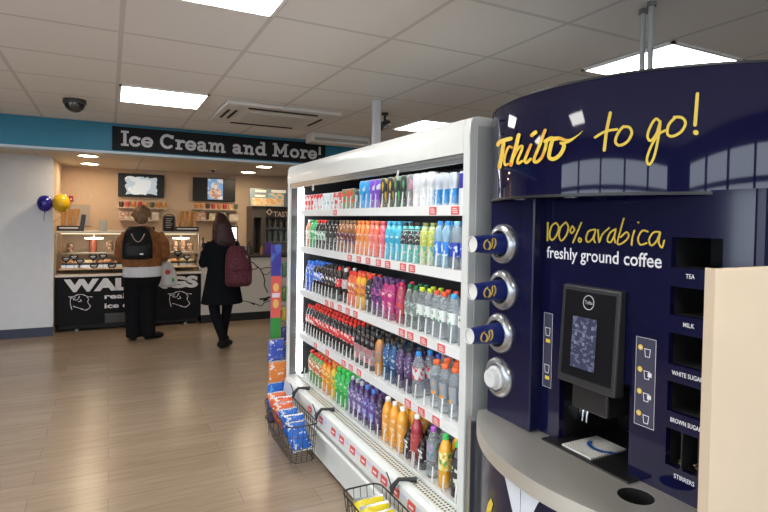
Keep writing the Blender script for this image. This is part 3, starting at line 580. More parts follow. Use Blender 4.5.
# ------------------------------------------------------------------ coffee machine
CCX, CCY, CR = 1.783, 1.255, 0.62          # curved header
KX, KY, KR = 1.774, 1.15, 0.715            # curved counter
MY0, MY1 = 0.70, 1.655
MX, SX = 1.335, 1.29                        # centre panel, side columns
MXB = 2.25
cm = thing('coffee_machine', 'tall navy self-service coffee machine with curved header and steel counter', 'coffee machine', (1.75, 1.15, 0))
def arc_pts(cx, cy, R, y0, y1, n=40): return [(cx-math.sqrt(R*R-(y-cy)**2), y) for y in [y0+(y1-y0)*k/n for k in range(n+1)]]
GOLD = pattern('gold print', (0.72, 0.50, 0.08), (0.80, 0.60, 0.14), 40, .5)
body = MB()
body.box(SX+.05, MXB, MY1-.02, MY1, .05, 1.71).box(SX+.05, MXB, MY0, MY0+.02, .05, 1.71).box(MXB-.02, MXB, MY0, MY1, .05, 2.0)
body.build('cabinet', NAVYM, cm)
# cup column, centre panel with alcove, slot column with openings
MB().box(SX, MX+.3, 1.40, MY1-.02, .9, 1.71).build('cup_column', NAVYM, cm, bevel=0.006)
AY0, AY1, AZ = 1.04, 1.31, 1.16
SYE_ = on_x(654, 300, 1.335).y
p = MB().box(MX, MX+.02, SYE_, 1.40, AZ, 1.71).box(MX, MX+.02, AY1, 1.40, .9, AZ).box(MX, MX+.02, SYE_, AY0, .9, AZ)
p.build('centre_panel', NAVY, cm)
MB().box(MX+.02, 1.62, AY1, AY1+.02, .9, AZ+.02).box(MX+.02, 1.62, AY0-.02, AY0, .9, AZ+.02).box(1.62, 1.64, AY0-.02, AY1+.02, .9, AZ+.02).box(MX+.02, 1.62, AY0, AY1, AZ, AZ+.02).build('alcove', BLACK, cm)
SXS = 1.335
slots = [(on_x(px, b_, SXS).z, on_x(px, a_, SXS).z) for px, a_, b_ in ((673, 237, 267), (671, 286, 314.5), (669, 332, 363.5), (667, 380, 410), (664, 426, 463))]
SYb = on_x(669, 332, SXS).y; SYa = SYb-.135
SYE = on_x(654, 300, SXS).y
q = MB().box(SXS, SXS+.02, SYb, SYE, .9, 1.71).box(SXS, SXS+.02, MY0+.02, SYa, .9, 1.71)
zz = [.9]+[v for s in reversed(slots) for v in s]+[1.71]
for a, b in zip(zz[::2], zz[1::2]): q.box(SXS, SXS+.02, SYa, SYb, a, b)
q.build('slot_column', NAVY, cm)
for i, (a, b) in enumerate(slots):
    mb_ = MB(); x0, x1 = SXS+.02, SXS+.17
    mb_.box(x1, x1+.01, SYa, SYb, a, b).box(x0, x1, SYa-.005, SYa, a, b).box(x0, x1, SYb, SYb+.005, a, b).box(x0, x1, SYa, SYb, a-.005, a).box(x0, x1, SYa, SYb, b, b+.005)
    if i == 4: mb_.box(SXS, x1, SYb-.047, SYb-.043, a, b).box(SXS, x1, SYb-.092, SYb-.088, a, b)
    mb_.build('slot', BLACKM, cm)
def onp(X):  return lambda u, v: (X-.0015, u, v)
nx = (-1, 0, 0)
# small white captions under the slots
for (s, w_), (a, b) in zip((('TEA', .024), ('MILK', .030), ('WHITE SUGAR', .085), ('BROWN SUGAR', .085), ('STIRRERS', .056)), slots):
    tb = MB(); yc = SYb-.055; z = a-.020; type_on(tb, s, yc+w_/2, yc-w_/2, z-.006, z+.006, onp(SXS), .01); tb.build('caption', PWHITE, cm)
# wooden stirrers and sachets in the slots
WOOD = mat('stirrer wood', (0.55, 0.36, 0.19), 0.6)
for k in range(16):
    y = [.765, .768, .775, .781, .786, .812, .816, .822, .828, .834, .838, .860, .866, .872, .880, .886][k]; x = SXS+.015+random.uniform(0, .05); y += SYb-.895; z_ = slots[4][0]
    o = MB().box(x, x+.10, y-.003, y+.003, z_+.001+.003*(k % 5), z_+.003+.003*(k % 5)).build('wooden_stirrer', WOOD)
    tag(o, 'flat wooden stirrer lying in the lowest slot of the coffee machine', 'stirrer', 'wooden stirrers in the coffee machine')
# curved header
hz0, hz1 = 1.707, 2.02
HY1 = 1.705; ap = arc_pts(CCX, CCY, CR, MY0, HY1)
MB().prism(ap+[(MXB, HY1), (MXB, MY0)], 'z', hz0, hz1).build('header', mat('header gloss', (0.006, 0.006, 0.034), 0.035, spec=.45), cm, smooth=True, sharp=35)
ed = MB(); ap2 = arc_pts(CCX, CCY, CR+.004, MY0, HY1); api = arc_pts(CCX, CCY, CR-.02, MY0, HY1)
ed.prism(ap2+api[::-1], 'z', hz1, hz1+.006).prism(ap2+api[::-1], 'z', hz0-.008, hz0).build('header_rim', BLACK, cm, smooth=True, sharp=35)
for y in (1.45, 1.22, 1.0): MB().lathe([(.02, hz0-.006), (.02, hz0-.001), (.012, hz0-.001)], 14, (1.27, y, 0)).build('under_light', mat('spot rim', (.5, .5, .5), .3, .8), cm)
def on_head(u, v, off=.003): return on_cyl(u, v, CCX, CCY, CR+off)
def hdr(pts, wd_, mb_, z, ox, oy, sm=True):
    if z > 7: wd_ = wd_*(1.05 if wd_ > 27 else .9) if not isinstance(wd_, tuple) else tuple(q*1.05 for q in wd_)
    P = [(ox+x/z, oy+y/z) for x, y in pts]; P = smooth_pts(P) if sm and len(P) > 2 else P
    W = wd_/z if not isinstance(wd_, (list, tuple)) else None
    if W is None:
        n = len(P); W = [wd_[0]+(wd_[-1]-wd_[0])*k/(n-1) for k in range(n)]; W = [a/z for a in W]
    ribbon(mb_, P, W, on_head, nrm=(-.9, -.4, 0))
gm = mat('header logo', (0.8, 0.5, 0.05), 0.4); nt = gm.node_tree
tc = nt.nodes.new('ShaderNodeTexCoord'); sp = nt.nodes.new('ShaderNodeSeparateXYZ'); nt.links.new(tc.outputs['Object'], sp.inputs[0])
nz = nt.nodes.new('ShaderNodeTexNoise'); nz.inputs['Scale'].default_value = 26; nt.links.new(tc.outputs['Object'], nz.inputs['Vector'])
nt.links.new(ramp(nt, nz.outputs['Fac'], [(0.50, (0.85, 0.60, 0.05)), (0.72, (0.80, 0.24, 0.01))]), nt.nodes['Principled BSDF'].inputs['Base Color'])
Z1, A1, B1 = 7.68, 490, 120
def logo(name, strokes, z, ox, oy, m):
    mb_ = MB()
    for pts, wd_ in strokes: hdr(pts, wd_, mb_, z, ox, oy)
    return mb_.build(name, m, cm)
logo('logo_letter', [([(62, 190), (85, 165), (160, 143)], 30), ([(105, 180), (92, 270), (74, 362)], 30)], Z1, A1, B1, gm)
logo('logo_letter', [([(168, 212), (150, 204), (130, 235), (112, 300), (116, 345), (140, 338)], 21)], Z1, A1, B1, gm)
logo('logo_letter', [([(222, 114), (196, 225), (160, 345)], 28), ([(186, 280), (222, 212), (248, 200), (246, 230), (214, 305), (218, 334), (250, 315)], 22)], Z1, A1, B1, gm)
logo('logo_letter', [([(315, 190), (286, 262), (268, 312), (284, 328), (312, 300)], 25), ([(322, 118), (352, 94)], 28)], Z1, A1, B1, gm)
logo('logo_letter', [([(424, 78), (384, 190), (340, 300), (356, 324), (392, 296), (422, 230), (436, 165)], 27)], Z1, A1, B1, gm)
logo('logo_letter', [([(425, 165), (470, 140), (480, 150), (460, 230), (455, 285), (490, 300), (540, 265), (570, 205), (560, 180)], 28), ([(480, 150), (530, 140), (600, 158), (660, 130), (712, 84)], (34, 3)), ([(545, 178), (600, 170), (650, 140)], (20, 10))], Z1, A1, B1, gm)
Z2, A2, B2 = 5.908, 585, 85
logo('header_letter', [([(150, 165), (128, 270), (114, 385)], 19), ([(60, 310), (120, 275), (190, 262)], 15)], Z2, A2, B2, YELLOW)
logo('header_letter', [([(228, 245), (195, 285), (180, 335), (205, 357), (250, 335), (277, 285), (262, 250), (228, 247)], 16)], Z2, A2, B2, YELLOW)
logo('header_letter', [([(445, 220), (420, 200), (390, 240), (370, 300), (388, 330), (422, 290), (445, 215), (432, 320), (408, 425), (380, 470), (366, 440), (388, 370), (432, 295), (478, 268)], 15)], Z2, A2, B2, YELLOW)
logo('header_letter', [([(535, 190), (495, 235), (488, 290), (520, 303), (570, 275), (595, 225), (572, 193), (528, 190)], 16)], Z2, A2, B2, YELLOW)
logo('header_letter', [([(665, 52), (658, 150), (650, 235)], (20, 22)), ([(653, 280), (657, 282)], 30)], Z2, A2, B2, YELLOW)
# handwriting on the centre panel
Z3, A3, B3 = 5.908, 540, 210
def pan(name, strokes, wd_, m):
    mb_ = MB()
    for pts in strokes:
        P = [(A3+x/Z3, B3+y/Z3) for x, y in pts]; P = smooth_pts(P, 3) if len(P) > 2 else P
        ribbon(mb_, P, wd_/Z3, lambda u, v: on_x(u, v, MX-.001), nrm=nx)
    mb_.build(name, m, cm)
for st in ([[(48, 75), (45, 180)]], [[(95, 75), (70, 95), (58, 150), (72, 178), (100, 150), (113, 100), (95, 75)]], [[(155, 72), (125, 100), (114, 150), (128, 182), (157, 150), (170, 100), (155, 72)]],
           [[(192, 95), (180, 120), (190, 137), (205, 115), (192, 95)], [(245, 75), (195, 192)], [(234, 165), (228, 180), (238, 190), (246, 175), (234, 165)]],
           [[(328, 115), (290, 125), (272, 165), (284, 190), (312, 168), (330, 120), (320, 165), (326, 192)]], [[(343, 118), (350, 190), (368, 145), (410, 105)]],
           [[(448, 112), (415, 135), (400, 180), (420, 190), (442, 150), (450, 115), (440, 160), (446, 192)]], [[(497, 50), (475, 130), (460, 200), (495, 192), (525, 155), (512, 130), (478, 160)]],
           [[(560, 122), (548, 165), (543, 207)], [(580, 72), (582, 74)]], [[(638, 128), (605, 122), (580, 168), (594, 205), (632, 195)]],
           [[(708, 130), (672, 133), (645, 180), (660, 210), (690, 182), (712, 132), (702, 190), (722, 222), (735, 180)]]):
    pan('panel_letter', st, 10, YELLOW)
ta, tb_ = on_x(547, 257, MX), on_x(662, 266.5, MX)
zb = (ta.z+tb_.z)/2-.003; tx = MB(); type_on(tx, 'freshly ground coffee', ta.y, tb_.y, zb, zb+.040, onp(MX), .012); tx.build('panel_lettering', PWHITE, cm)
# brewing unit: touch display with bezel, spout, nozzles, tray
def quad_prism(mb_, Y0, Y1, z0, z1, xf_top, xf_bot, xb): return mb_.prism([(xf_bot, z0), (xf_top, z1), (xb, z1), (xb, z0)], 'y', Y0, Y1)
DX_ = 1.303
D1, D0, DZ0, DZ1 = on_x(560.5, 300, DX_).y, on_x(619, 300, DX_).y, on_x(555, 377, DX_).z, on_x(560, 283.5, DX_).z
DU = lambda v: D0+(v-1.012)/(1.245-1.012)*(D1-D0)
DV = lambda v: DZ0+(v-1.135)/(1.437-1.135)*(DZ1-DZ0)
disp = quad_prism(MB(), D0, D1, DZ0, DZ1, 1.312, 1.295, MX+.001).build('display_unit', mat('charcoal bezel', (0.022, 0.022, 0.024), 0.4), cm, bevel=0.006)
def dx(z): return 1.295+.017*(z-DZ0)/(DZ1-DZ0)
def dfn(off): return lambda u, v: (dx(DV(v))-off, DU(u), DV(v))
def dquad(Y0, Y1, z0, z1, off): f = dfn(off); return MB().add([f(Y0, z0), f(Y1, z0), f(Y1, z1), f(Y0, z1)], [(0, 1, 2, 3)])
g1 = dquad(1.028, 1.228, 1.160, 1.422, .0012).build('display_glass', mat('display glass', (0.006, 0.006, 0.009), 0.05, coat=1), disp)
sm_ = pattern('screen image', (0.035, 0.04, 0.075), (0.10, 0.11, 0.17), 60, .56, 0.2, stretch=(1, 1, 1.6), emit=0.35)
dquad(1.092, 1.190, 1.190, 1.345, .0022).build('screen', sm_, disp)
rg = MB(); cy_, cz_ = 1.128, 1.392; ribbon(rg, [(cy_+.021*math.cos(2*PI*k/24), cz_+.021*math.sin(2*PI*k/24)) for k in range(25)], .0028, dfn(.003), nrm=nx)
type_on(rg, 'Costa' if False else 'Tchibo', cy_+.015, cy_-.015, cz_-.005, cz_+.006, dfn(.0035), .01); rg.build('round_logo', mat('dim white print', (.5, .5, .52), .5), disp)
for k in range(8):
    yy = 1.178-.033*(k % 3); z_ = 1.318-.026*(k//3); q_ = dquad(yy-.010, yy, z_-.006, z_+.004, .0030); q_.build('screen_icon', mat('icon glow', (.14, .14, .22), .4, emit=.35), disp)
MB().box(1.315, MX+.08, 1.10, 1.24, 1.04, DZ0+.004).build('spout_housing', BLACK, cm, bevel=0.008)
NZ = on_x(582, 431, 1.43).y
for y in (NZ-.018, NZ, NZ+.018):
    MB().tube([(1.44, y, 1.01), (1.435, y, .985), (1.43, y, .955)], [.007, .007, .005], 10).build('nozzle', CHROME, cm, True)
MB().box(1.425, 1.62, NZ-.03, NZ+.03, 1.01, 1.05).build('nozzle_block', BLACK, cm)
MB().box(1.285, 1.60, 1.00, 1.335, .9005, .906).build('drip_mat', BLACK, cm)
def grid_mat():
    m = mat('tray grid', (0.55, 0.55, 0.52), 0.35); nt = m.node_tree; b = nt.nodes['Principled BSDF']; tc = nt.nodes.new('ShaderNodeTexCoord'); br = nt.nodes.new('ShaderNodeTexBrick')
    nt.links.new(tc.outputs['Object'], br.inputs['Vector']); br.inputs['Scale'].default_value = 1; br.inputs['Brick Width'].default_value = .007; br.inputs['Row Height'].default_value = .007; br.inputs['Mortar Size'].default_value = .0022; br.offset = 0
    br.inputs['Color1'].default_value = br.inputs['Color2'].default_value = (.12, .12, .12, 1); br.inputs['Mortar'].default_value = (.72, .72, .68, 1); nt.links.new(br.outputs['Color'], b.inputs['Base Color']); return m
a_ = 0
tr = MB().box(1.303, 1.46, 1.145, 1.262, .906, .911).build('drip_tray', grid_mat(), cm)
ar = MB(); ribbon(ar, [(1.40+.035*math.cos(a), 1.185+.045*math.sin(a)) for a in [PI*(.55+.9*k/10) for k in range(11)]], .014, lambda u, v: (u, v, .9125), nrm=(0, 0, 1)); ar.build('blue_mark', mat('blue mark', (.02, .10, .35), .3), tr)
# instruction stickers
STK = mat('clear sticker', (0.06, 0.06, 0.10), 0.2)
def sticker(Y0, Y1, z0, z1, X, n):
    s_ = MB().add([(X-.001, Y0, z0), (X-.001, Y1, z0), (X-.001, Y1, z1), (X-.001, Y0, z1)], [(0, 1, 2, 3)]).build('instruction_sticker', STK, cm)
    o_ = MB(); ribbon(o_, [(Y0, z0), (Y1, z0), (Y1, z1), (Y0, z1), (Y0, z0)], .0012, lambda u, v: (X-.0016, u, v), nrm=nx); o_.build('outline', PWHITE, s_)
    yd = MB(); wm = MB()
    for k in range(n):
        zc = z1-(z1-z0)*(k+.62)/n
        if n == 4:
            yc = Y1-.014; yd.add([(X-.002, yc+.008*math.cos(2*PI*j/14), zc+.010+.008*math.sin(2*PI*j/14)) for j in range(14)], [tuple(range(14))])
            type_on(wm, str(k+1), yc+.002, yc-.002, zc+.006, zc+.014, lambda u, v: (X-.0025, u, v))
        else: yd.add([(X-.002, Y1-.010, zc-.022), (X-.002, Y1-.030, zc-.022), (X-.002, Y1-.030, zc-.010), (X-.002, Y1-.010, zc-.010)], [(0, 1, 2, 3)])
        yc = (Y0+Y1)/2-(.006 if n == 4 else .0); a = .009 if n == 4 else .011; zc2 = zc-.002 if n == 4 else zc+.015
        ribbon(wm, [(yc+a, zc2+a*1.2), (yc-a, zc2+a*1.2), (yc-a*.7, zc2-a*1.2), (yc+a*.7, zc2-a*1.2), (yc+a, zc2+a*1.2)], .002, lambda u, v: (X-.002, u, v), nrm=nx)
        if n == 4 and k in (1, 2): wm.add([(X-.002, yc-.002, zc+.006), (X-.002, yc-.014, zc+.006), (X-.002, yc-.014, zc-.006), (X-.002, yc-.002, zc-.006)], [(0, 1, 2, 3)])
    yd.build('step_number', YELLOW, s_); wm.build('step_drawing', PWHITE, s_)
a = on_x(637, 336, MX); b = on_x(656, 431, MX); sticker(b.y+.006, a.y, b.z, a.z, MX, 4)
a = on_x(544, 312, MX); b = on_x(553, 392, MX); sticker(b.y+.008, a.y-.004, b.z+.01, a.z, MX, 2)
# steel counter with a round waste hole
KSTEEL = mat('counter steel', (.70, .68, .62), .36, .75); nt = KSTEEL.node_tree
tc = nt.nodes.new('ShaderNodeTexCoord'); mp = nt.nodes.new('ShaderNodeMapping'); mp.inputs['Scale'].default_value = (30, 1.5, 4); nz = nt.nodes.new('ShaderNodeTexNoise'); nz.inputs['Scale'].default_value = 5; nz.inputs['Detail'].default_value = 6
nt.links.new(tc.outputs['Object'], mp.inputs[0]); nt.links.new(mp.outputs[0], nz.inputs['Vector']); rg_ = nt.nodes.new('ShaderNodeMapRange'); rg_.inputs['To Min'].default_value = .34; rg_.inputs['To Max'].default_value = .50
nt.links.new(nz.outputs['Fac'], rg_.inputs['Value']); nt.links.new(rg_.outputs['Result'], nt.nodes['Principled BSDF'].inputs['Roughness'])
kp = arc_pts(KX, KY, KR, MY0, 1.652, 60)
ct = MB().prism(kp+[(1.66, 1.652), (1.66, MY0)], 'z', .852, .9).build('counter', KSTEEL, cm)
cut = MB().lathe([(.046, .80), (.046, .95)], 32, (1.249, .947, 0)).build('cutter', STEEL)
bo = ct.modifiers.new('b', 'BOOLEAN'); bo.object = cut; bo.operation = 'DIFFERENCE'; bo.solver = 'EXACT'
apply_mods(ct); bpy.data.objects.remove(cut)
bv = ct.modifiers.new('bevel', 'BEVEL'); bv.width = .006; bv.segments = 3; bv.limit_method = 'ANGLE'; bv.angle_limit = math.radians(40); bv.harden_normals = True; ct.data.shade_smooth()
MB().lathe([(.0455, .8995), (.0455, .76), (.0, .76)], 32, (1.249, .947, 0), caps=False).build('waste_hole', BLACKM, cm)
# curved base cabinet with white petal print
BR = KR-.018
MB().prism(arc_pts(KX, KY, BR, MY0+.01, 1.64, 60)+[(MXB-.03, 1.64), (MXB-.03, MY0+.01)], 'z', .06, .852).build('base_cabinet', NAVYM, cm, smooth=True, sharp=35)
MB().prism(arc_pts(KX, KY, BR-.05, MY0+.02, 1.62, 30)+[(MXB-.05, 1.62), (MXB-.05, MY0+.02)], 'z', 0, .06).build('plinth', BLACK, cm)
ya, yb = on_cyl(502, 465, KX, KY, BR), on_cyl(513, 512, KX, KY, BR); yc, yd2 = on_cyl(550, 494, KX, KY, BR), on_cyl(534, 512, KX, KY, BR)
def left_y(z): t_ = (ya.z-z)/(ya.z-yb.z); return ya.y+(yb.y-ya.y)*t_**.85 if t_ > 0 else ya.y+(.852-ya.z)*.0
def right_y(z): t_ = max(0, (yc.z-z)/(yc.z-yd2.z)); return yc.y+(yd2.y-yc.y)*t_**.6
pet = MB(); N_ = 14
for seg in range(2):
    rows_ = []
    for i in range(21):
        z = .851-(.42)*i/20; l_, r_ = left_y(min(z, ya.z)), right_y(min(z, yc.z)); seam = (l_+r_)/2*0+on_cyl(521, 490, KX, KY, BR).y
        if z > ya.z: l_ = ya.y
        r_ = min(r_, l_-.002)
        s_ = min(max(seam, r_), l_)
        u0_, u1_ = (l_, s_+.0012) if seg == 0 else (s_-.0012, r_)
        rows_.append([(KX-math.sqrt((BR+.0015)**2-(y-KY)**2), y, z) for y in [u0_+(u1_-u0_)*k/N_ for k in range(N_+1)]])
    vs = [v for r_ in rows_ for v in r_]; pet.add(vs, [(i*(N_+1)+k, i*(N_+1)+k+1, (i+1)*(N_+1)+k+1, (i+1)*(N_+1)+k) for i in range(20) for k in range(N_)])
pet.build('petal_print', mat('petal white', (.72, .74, .80), .3), cm)
MB().box(1.238, 1.262, 1.662, 1.682, 0, .87).build('metal_post', ALU, cm)
bean = MB(); pb = [on_cyl(486+x, 512-y, KX, KY, BR+.002) for x, y in ((0, 0), (5, 0), (7, 8), (5, 14), (2, 9))]; bean.add(pb, [tuple(range(5))]).build('yellow_print', YELLOW, cm)
# cup dispensers: three with a cup, one with a lid stack
RING = mat('dispenser ring', (0.40, 0.41, 0.43), 0.25, 0.8)
cups = [((503, 244), 'top'), ((503, 290), 'second'), ((500, 333), 'third'), ((499, 377), 'lowest')]
CUPN = mat('cup navy', (0.012, 0.022, 0.16), 0.35); PAPER = mat('paper white', (.78, .77, .74), .6)
def swirl(mb_, X, Y, Z, r_of, cx_):
    """two looping gold strokes printed round the cup"""
    def f(u, v):      # u along the cup axis, v angle
        x = X-u; rr = r_of(u)+.0012; return (x, Y+rr*math.cos(v), Z+rr*math.sin(v))
    a0 = PI*.98
    ribbon(mb_, smooth_pts([(.052, a0-.5), (.066, a0-.25), (.072, a0+.15), (.064, a0+.50), (.052, a0+.55), (.046, a0+.2), (.05, a0-.2), (.060, a0-.35)]), .0068, f, nrm=(0, -.5, 0))
    ribbon(mb_, smooth_pts([(.046, a0+.6), (.038, a0+.1), (.034, a0-.45), (.024, a0-.55), (.024, a0), (.030, a0+.45)]), .0062, f, nrm=(0, -.5, 0))
for k, ((px, py), nm) in enumerate(cups):
    c = on_x(px, py, SX)
    ring = MB().lathe([(.074, .0), (.074, -.006), (.066, -.016), (.050, -.020), (.046, -.012), (.044, 0)], 36, (c.x, c.y, c.z), 'x', caps=False)
    ring.build('cup_dispenser_ring' if k < 3 else 'lid_dispenser_ring', RING, cm, True)
    MB().lathe([(.046, -.001), (.001, -.001)], 24, (c.x, c.y, c.z), 'x', caps=False).build('dispenser_hole', BLACKM, cm)
    tb2 = MB(); type_on(tb2, ['L', 'M', 'S', ''][k] or 'o', c.y+.060, c.y+.052, c.z-.088, c.z-.078, onp(SX)) if False else None
    if k < 3:
        t = thing('paper_cup', 'navy paper cup with gold swirl sticking out of the %s dispenser ring' % nm, 'cup', (c.x-.07, c.y, c.z-.03), 'navy paper cups in the coffee machine')
        ln = .135; r_of = lambda u: .0395-(.0395-.0285)*u/ln
        MB().lathe([(.0395, 0), (.0285, -ln), (.0265, -ln), (.026, -ln+.004)], 28, (c.x-.004, c.y, c.z), 'x', caps=False).build('cup_wall', CUPN, t, True)
        MB().lathe([(.0290, -ln+.001), (.0290, -ln-.0015), (.0262, -ln-.0015), (.0262, -ln+.004), (.0005, -ln+.004)], 28, (c.x-.004, c.y, c.z), 'x', caps=False).build('cup_base', PAPER, t)
        sw = MB(); swirl(sw, c.x-.004-.038, c.y, c.z, r_of, 0); sw.build('gold_swirl', GOLD, t)
    else:
        t = thing('cup_lid', 'white plastic cup lid in the lowest dispenser ring', 'lid', (c.x-.04, c.y, c.z-.03))
        MB().lathe([(.043, -.004), (.044, -.020), (.040, -.026), (.036, -.028), (.033, -.042), (.030, -.046), (.0005, -.046)], 28, (c.x, c.y, c.z), 'x', caps=False).build('lid_shell', mat('lid white', (.74, .74, .74), .35), t, True)
        MB().lathe([(.010, -.0465), (.010, -.048), (.0005, -.048)], 16, (c.x, c.y, c.z+.012), 'x', caps=False).build('sip_mark', mat('lid shade', (.66, .66, .66), .4), t)
# ceiling poles carrying the wiring
for n_, (x, y, z0, lb_) in enumerate([(1.86, 3.80, 2.037, 'white square pole rising from the fridge top to the ceiling'), (2.03, 1.53, 2.02, 'thin metal pole above the coffee machine, right of a pair'), (2.07, 1.60, 2.02, 'thin metal pole above the coffee machine, left of a pair')]):
    t = thing('cable_pole', lb_, 'pole', (x, y, z0))
    r_ = .027 if n_ == 0 else .0115
    if n_ == 0: MB().box(x-r_, x+r_, y-r_, y+r_, z0, CE).build('pole', mat('pole white', (.62, .63, .66), .4), t, bevel=.004)
    else: MB().lathe([(r_, z0), (r_, CE)], 16, (x, y, 0)).build('pole', mat('pole grey', (.42, .43, .44), .4, .3), t, True); MB().lathe([(r_+.007, CE-.02), (r_+.007, CE)], 16, (x, y, 0)).build('collar', mat('collar grey', (.15, .15, .15), .5), t, True)
# cream board at the right edge
t = thing('cream_board', 'tall pale cream board standing at the right edge of the picture', 'board', (1.05, .47, 0))
bd = MB().box(.732, 1.27, .443, .455, 0, 1.562).build('panel', mat('cream laminate', (.74, .60, .44), .5), t, bevel=.002)
MB().box(.7295, .732, .4425, .4555, 0, 1.563).build('edge_strip', mat('cream edging', (.62, .48, .34), .5), t)

# ------------------------------------------------------------------ ice cream counter
CYF = 8.6
dc = thing('display_counter', 'black ice cream counter with white lettering and a warm lit glass case', 'counter', (.3, 9.0, 0))
BLKV = mat('black vinyl front', (0.010, 0.010, 0.012), 0.5, spec=.12)
MB().box(-.66, 1.255, CYF, 9.45, .10, .768).build('front_body', BLKV, dc, bevel=.004)
MB().box(-.62, 1.22, CYF+.05, 9.40, .03, .10).build('kick_base', BLACKM, dc)
MB().box(-.05, .62, CYF-.004, CYF, .10, .235).build('vent_panel', mat('dark vent', (.03, .026, .022), .4), dc)
for x in (-.40, 1.05):
    MB().lathe([(.022, 0), (.022, .03)], 12, (x, CYF+.10, 0)).lathe([(.03, 0), (.03, .012)], 12, (x, CYF+.10, 0)).build('foot', ALU, dc)
MB().box(-.665, 1.26, CYF-.012, 9.46, .768, .796).build('ledge', mat('ledge white', (.82, .76, .70), .35), dc, bevel=.004)
GL = mat('case glass', (.96, .98, .98), 0.02, trans=1.0, alpha=.22, ior=1.1)
MB().prism([(CYF+.03, .797), (CYF+.036, .797), (CYF+.126, 1.372), (CYF+.12, 1.372)], 'x', -.63, 1.23).build('front_glass', GL, dc)
for x in (-.645, 1.235): MB().prism([(CYF+.03, .797), (9.4, .797), (9.4, 1.372), (CYF+.12, 1.372)], 'x', x, x+.008).build('end_glass', GL, dc)
for x in (-.655, 1.24): MB().tube([(x, CYF+.03, .80), (x, CYF+.12, 1.375)], .012, 8).build('corner_post', ALU, dc)
TOPM = mat('case top', (.55, .53, .48), .35)
MB().box(-.66, 1.255, CYF+.11, 9.40, 1.374, 1.402).build('top_shelf', TOPM, dc, bevel=.004)
WL = mat('warm strip light', (1, 1, 1), .4, emit=DOWN_E*.014, ecol=(1.0, .78, .42))
MB().box(-.60, 1.2, CYF+.13, CYF+.15, 1.362, 1.373).build('strip_light', WL, dc)
WL2 = mat('heat lamp glow', (1, 1, 1), .4, emit=DOWN_E*.10, ecol=(1.0, .86, .62))
for px in (94, 181):
    c = on_y(px, 238.5, 8.9); MB().lathe([(.12, 1.29), (.12, 1.305)], 24, (c.x, 8.9, 0)).build('case_lamp', WL2, dc); MB().tube([(c.x, 8.9, 1.305), (c.x, 8.9, 1.374)], .01, 8).build('lamp_stem', ALU, dc)
MB().box(-.62, 1.22, 8.95, 9.3, 1.07, 1.082).build('glass_shelf', TOPM, dc)
MB().box(-.63, 1.23, CYF+.10, 9.38, .86, .872).build('display_deck', mat('deck cream', (.75, .52, .33), .5), dc)
MB().box(-.63, 1.23, 9.38, 9.40, .80, 1.37).build('case_back', mat('case back', (.66, .50, .36), .5), dc)
MB().box(-.60, 1.2, CYF+.13, CYF+.14, .925, .95).build('tag_rail', BLACK, dc)
# lettering on the front
def onc(u, v): return (u, CYF-.0035, v)
a = on_y(64, 292, CYF); b = on_y(198, 283, CYF)
def letters(parent, word, u0, u1, z0, z1, m, bold, Y=CYF, nm='letter'):
    mb_ = MB(); type_on(mb_, word, u0, u1, z0, z1, lambda u, v: (u, Y-.0035, v), bold); return mb_.build(nm, m, parent)
letters(dc, 'WALLINGS', -.555, 1.215, .572, .735, PWHITE, .06, nm='lettering')
a = on_y(104.5, 302, CYF)
letters(dc, 'real', a.x, a.x+.265, .447, .519, PWHITE, .03, nm='lettering'); letters(dc, 'ice cream', a.x, a.x+.64, .312, .384, PWHITE, .03, nm='lettering')
COW = [[(100, 185), (150, 180), (200, 160), (250, 160), (300, 180), (350, 185)], [(118, 200), (112, 250), (130, 325)], [(150, 215), (190, 218), (215, 175)],
       [(300, 190), (315, 212), (303, 240), (325, 275), (332, 295), (290, 328), (255, 325)], [(150, 290), (200, 305), (258, 325)], [(205, 237), (236, 232), (222, 214)], [(120, 195), (150, 200), (170, 190)]]
for off in (0, 99.3):
    mb_ = MB()
    for st in COW:
        P = smooth_pts([(60+off+x/10.97, 280-off*.03+y/10.97) for x, y in st], 3)
        ribbon(mb_, P, [.55 if i % 5 else 1.1 for i in range(len(P))], lambda u, v: on_y(u, v, CYF-.003))
    mb_.build('cow_drawing', PWHITE, dc)
# second counter with a large cow line drawing
sc2 = thing('service_counter', 'cream service counter with a large black cow outline', 'counter', (2.3, 8.95, 0))
MB().box(1.262, 3.6, CYF, 9.3, .125, 1.0).build('front_body', mat('counter cream', (.60, .57, .52), .45), sc2)
MB().box(1.262, 3.6, CYF-.004, 9.28, 0, .125).build('skirting', BLACKM, sc2)
MB().box(1.262, 3.6, CYF-.02, 9.32, 1.0, 1.03).build('worktop', mat('dark worktop', (.03, .03, .035), .3), sc2, bevel=.004)
mb_ = MB()
def cw(pts, wd_): 
    P = smooth_pts([(225+x/7.31, 255+y/7.31) for x, y in pts], 4); ribbon(mb_, P, wd_/7.31, lambda u, v: on_y(u, v, CYF-.003))
cw([(165, 62), (195, 52), (225, 75), (236, 95), (205, 105), (178, 90)], 7); cw([(225, 75), (262, 110), (280, 150), (290, 190), (287, 220), (312, 272)], 8)
cw([(258, 105), (300, 92), (350, 96)], 6); cw([(268, 130), (300, 145), (332, 122), (352, 98)], 5); cw([(350, 96), (380, 100), (410, 130)], 5)
cw([(70, 348), (130, 336), (180, 345), (230, 360), (262, 372), (285, 352)], 6); cw([(258, 322), (290, 320), (325, 308)], 14); cw([(285, 335), (310, 325)], 14); cw([(190, 350), (215, 362)], 9); cw([(180, 130), (192, 190), (120, 225)], 5); cw([(282, 350), (330, 330), (370, 250), (400, 150)], 5)
mb_.build('cow_outline', BLACKM, sc2)

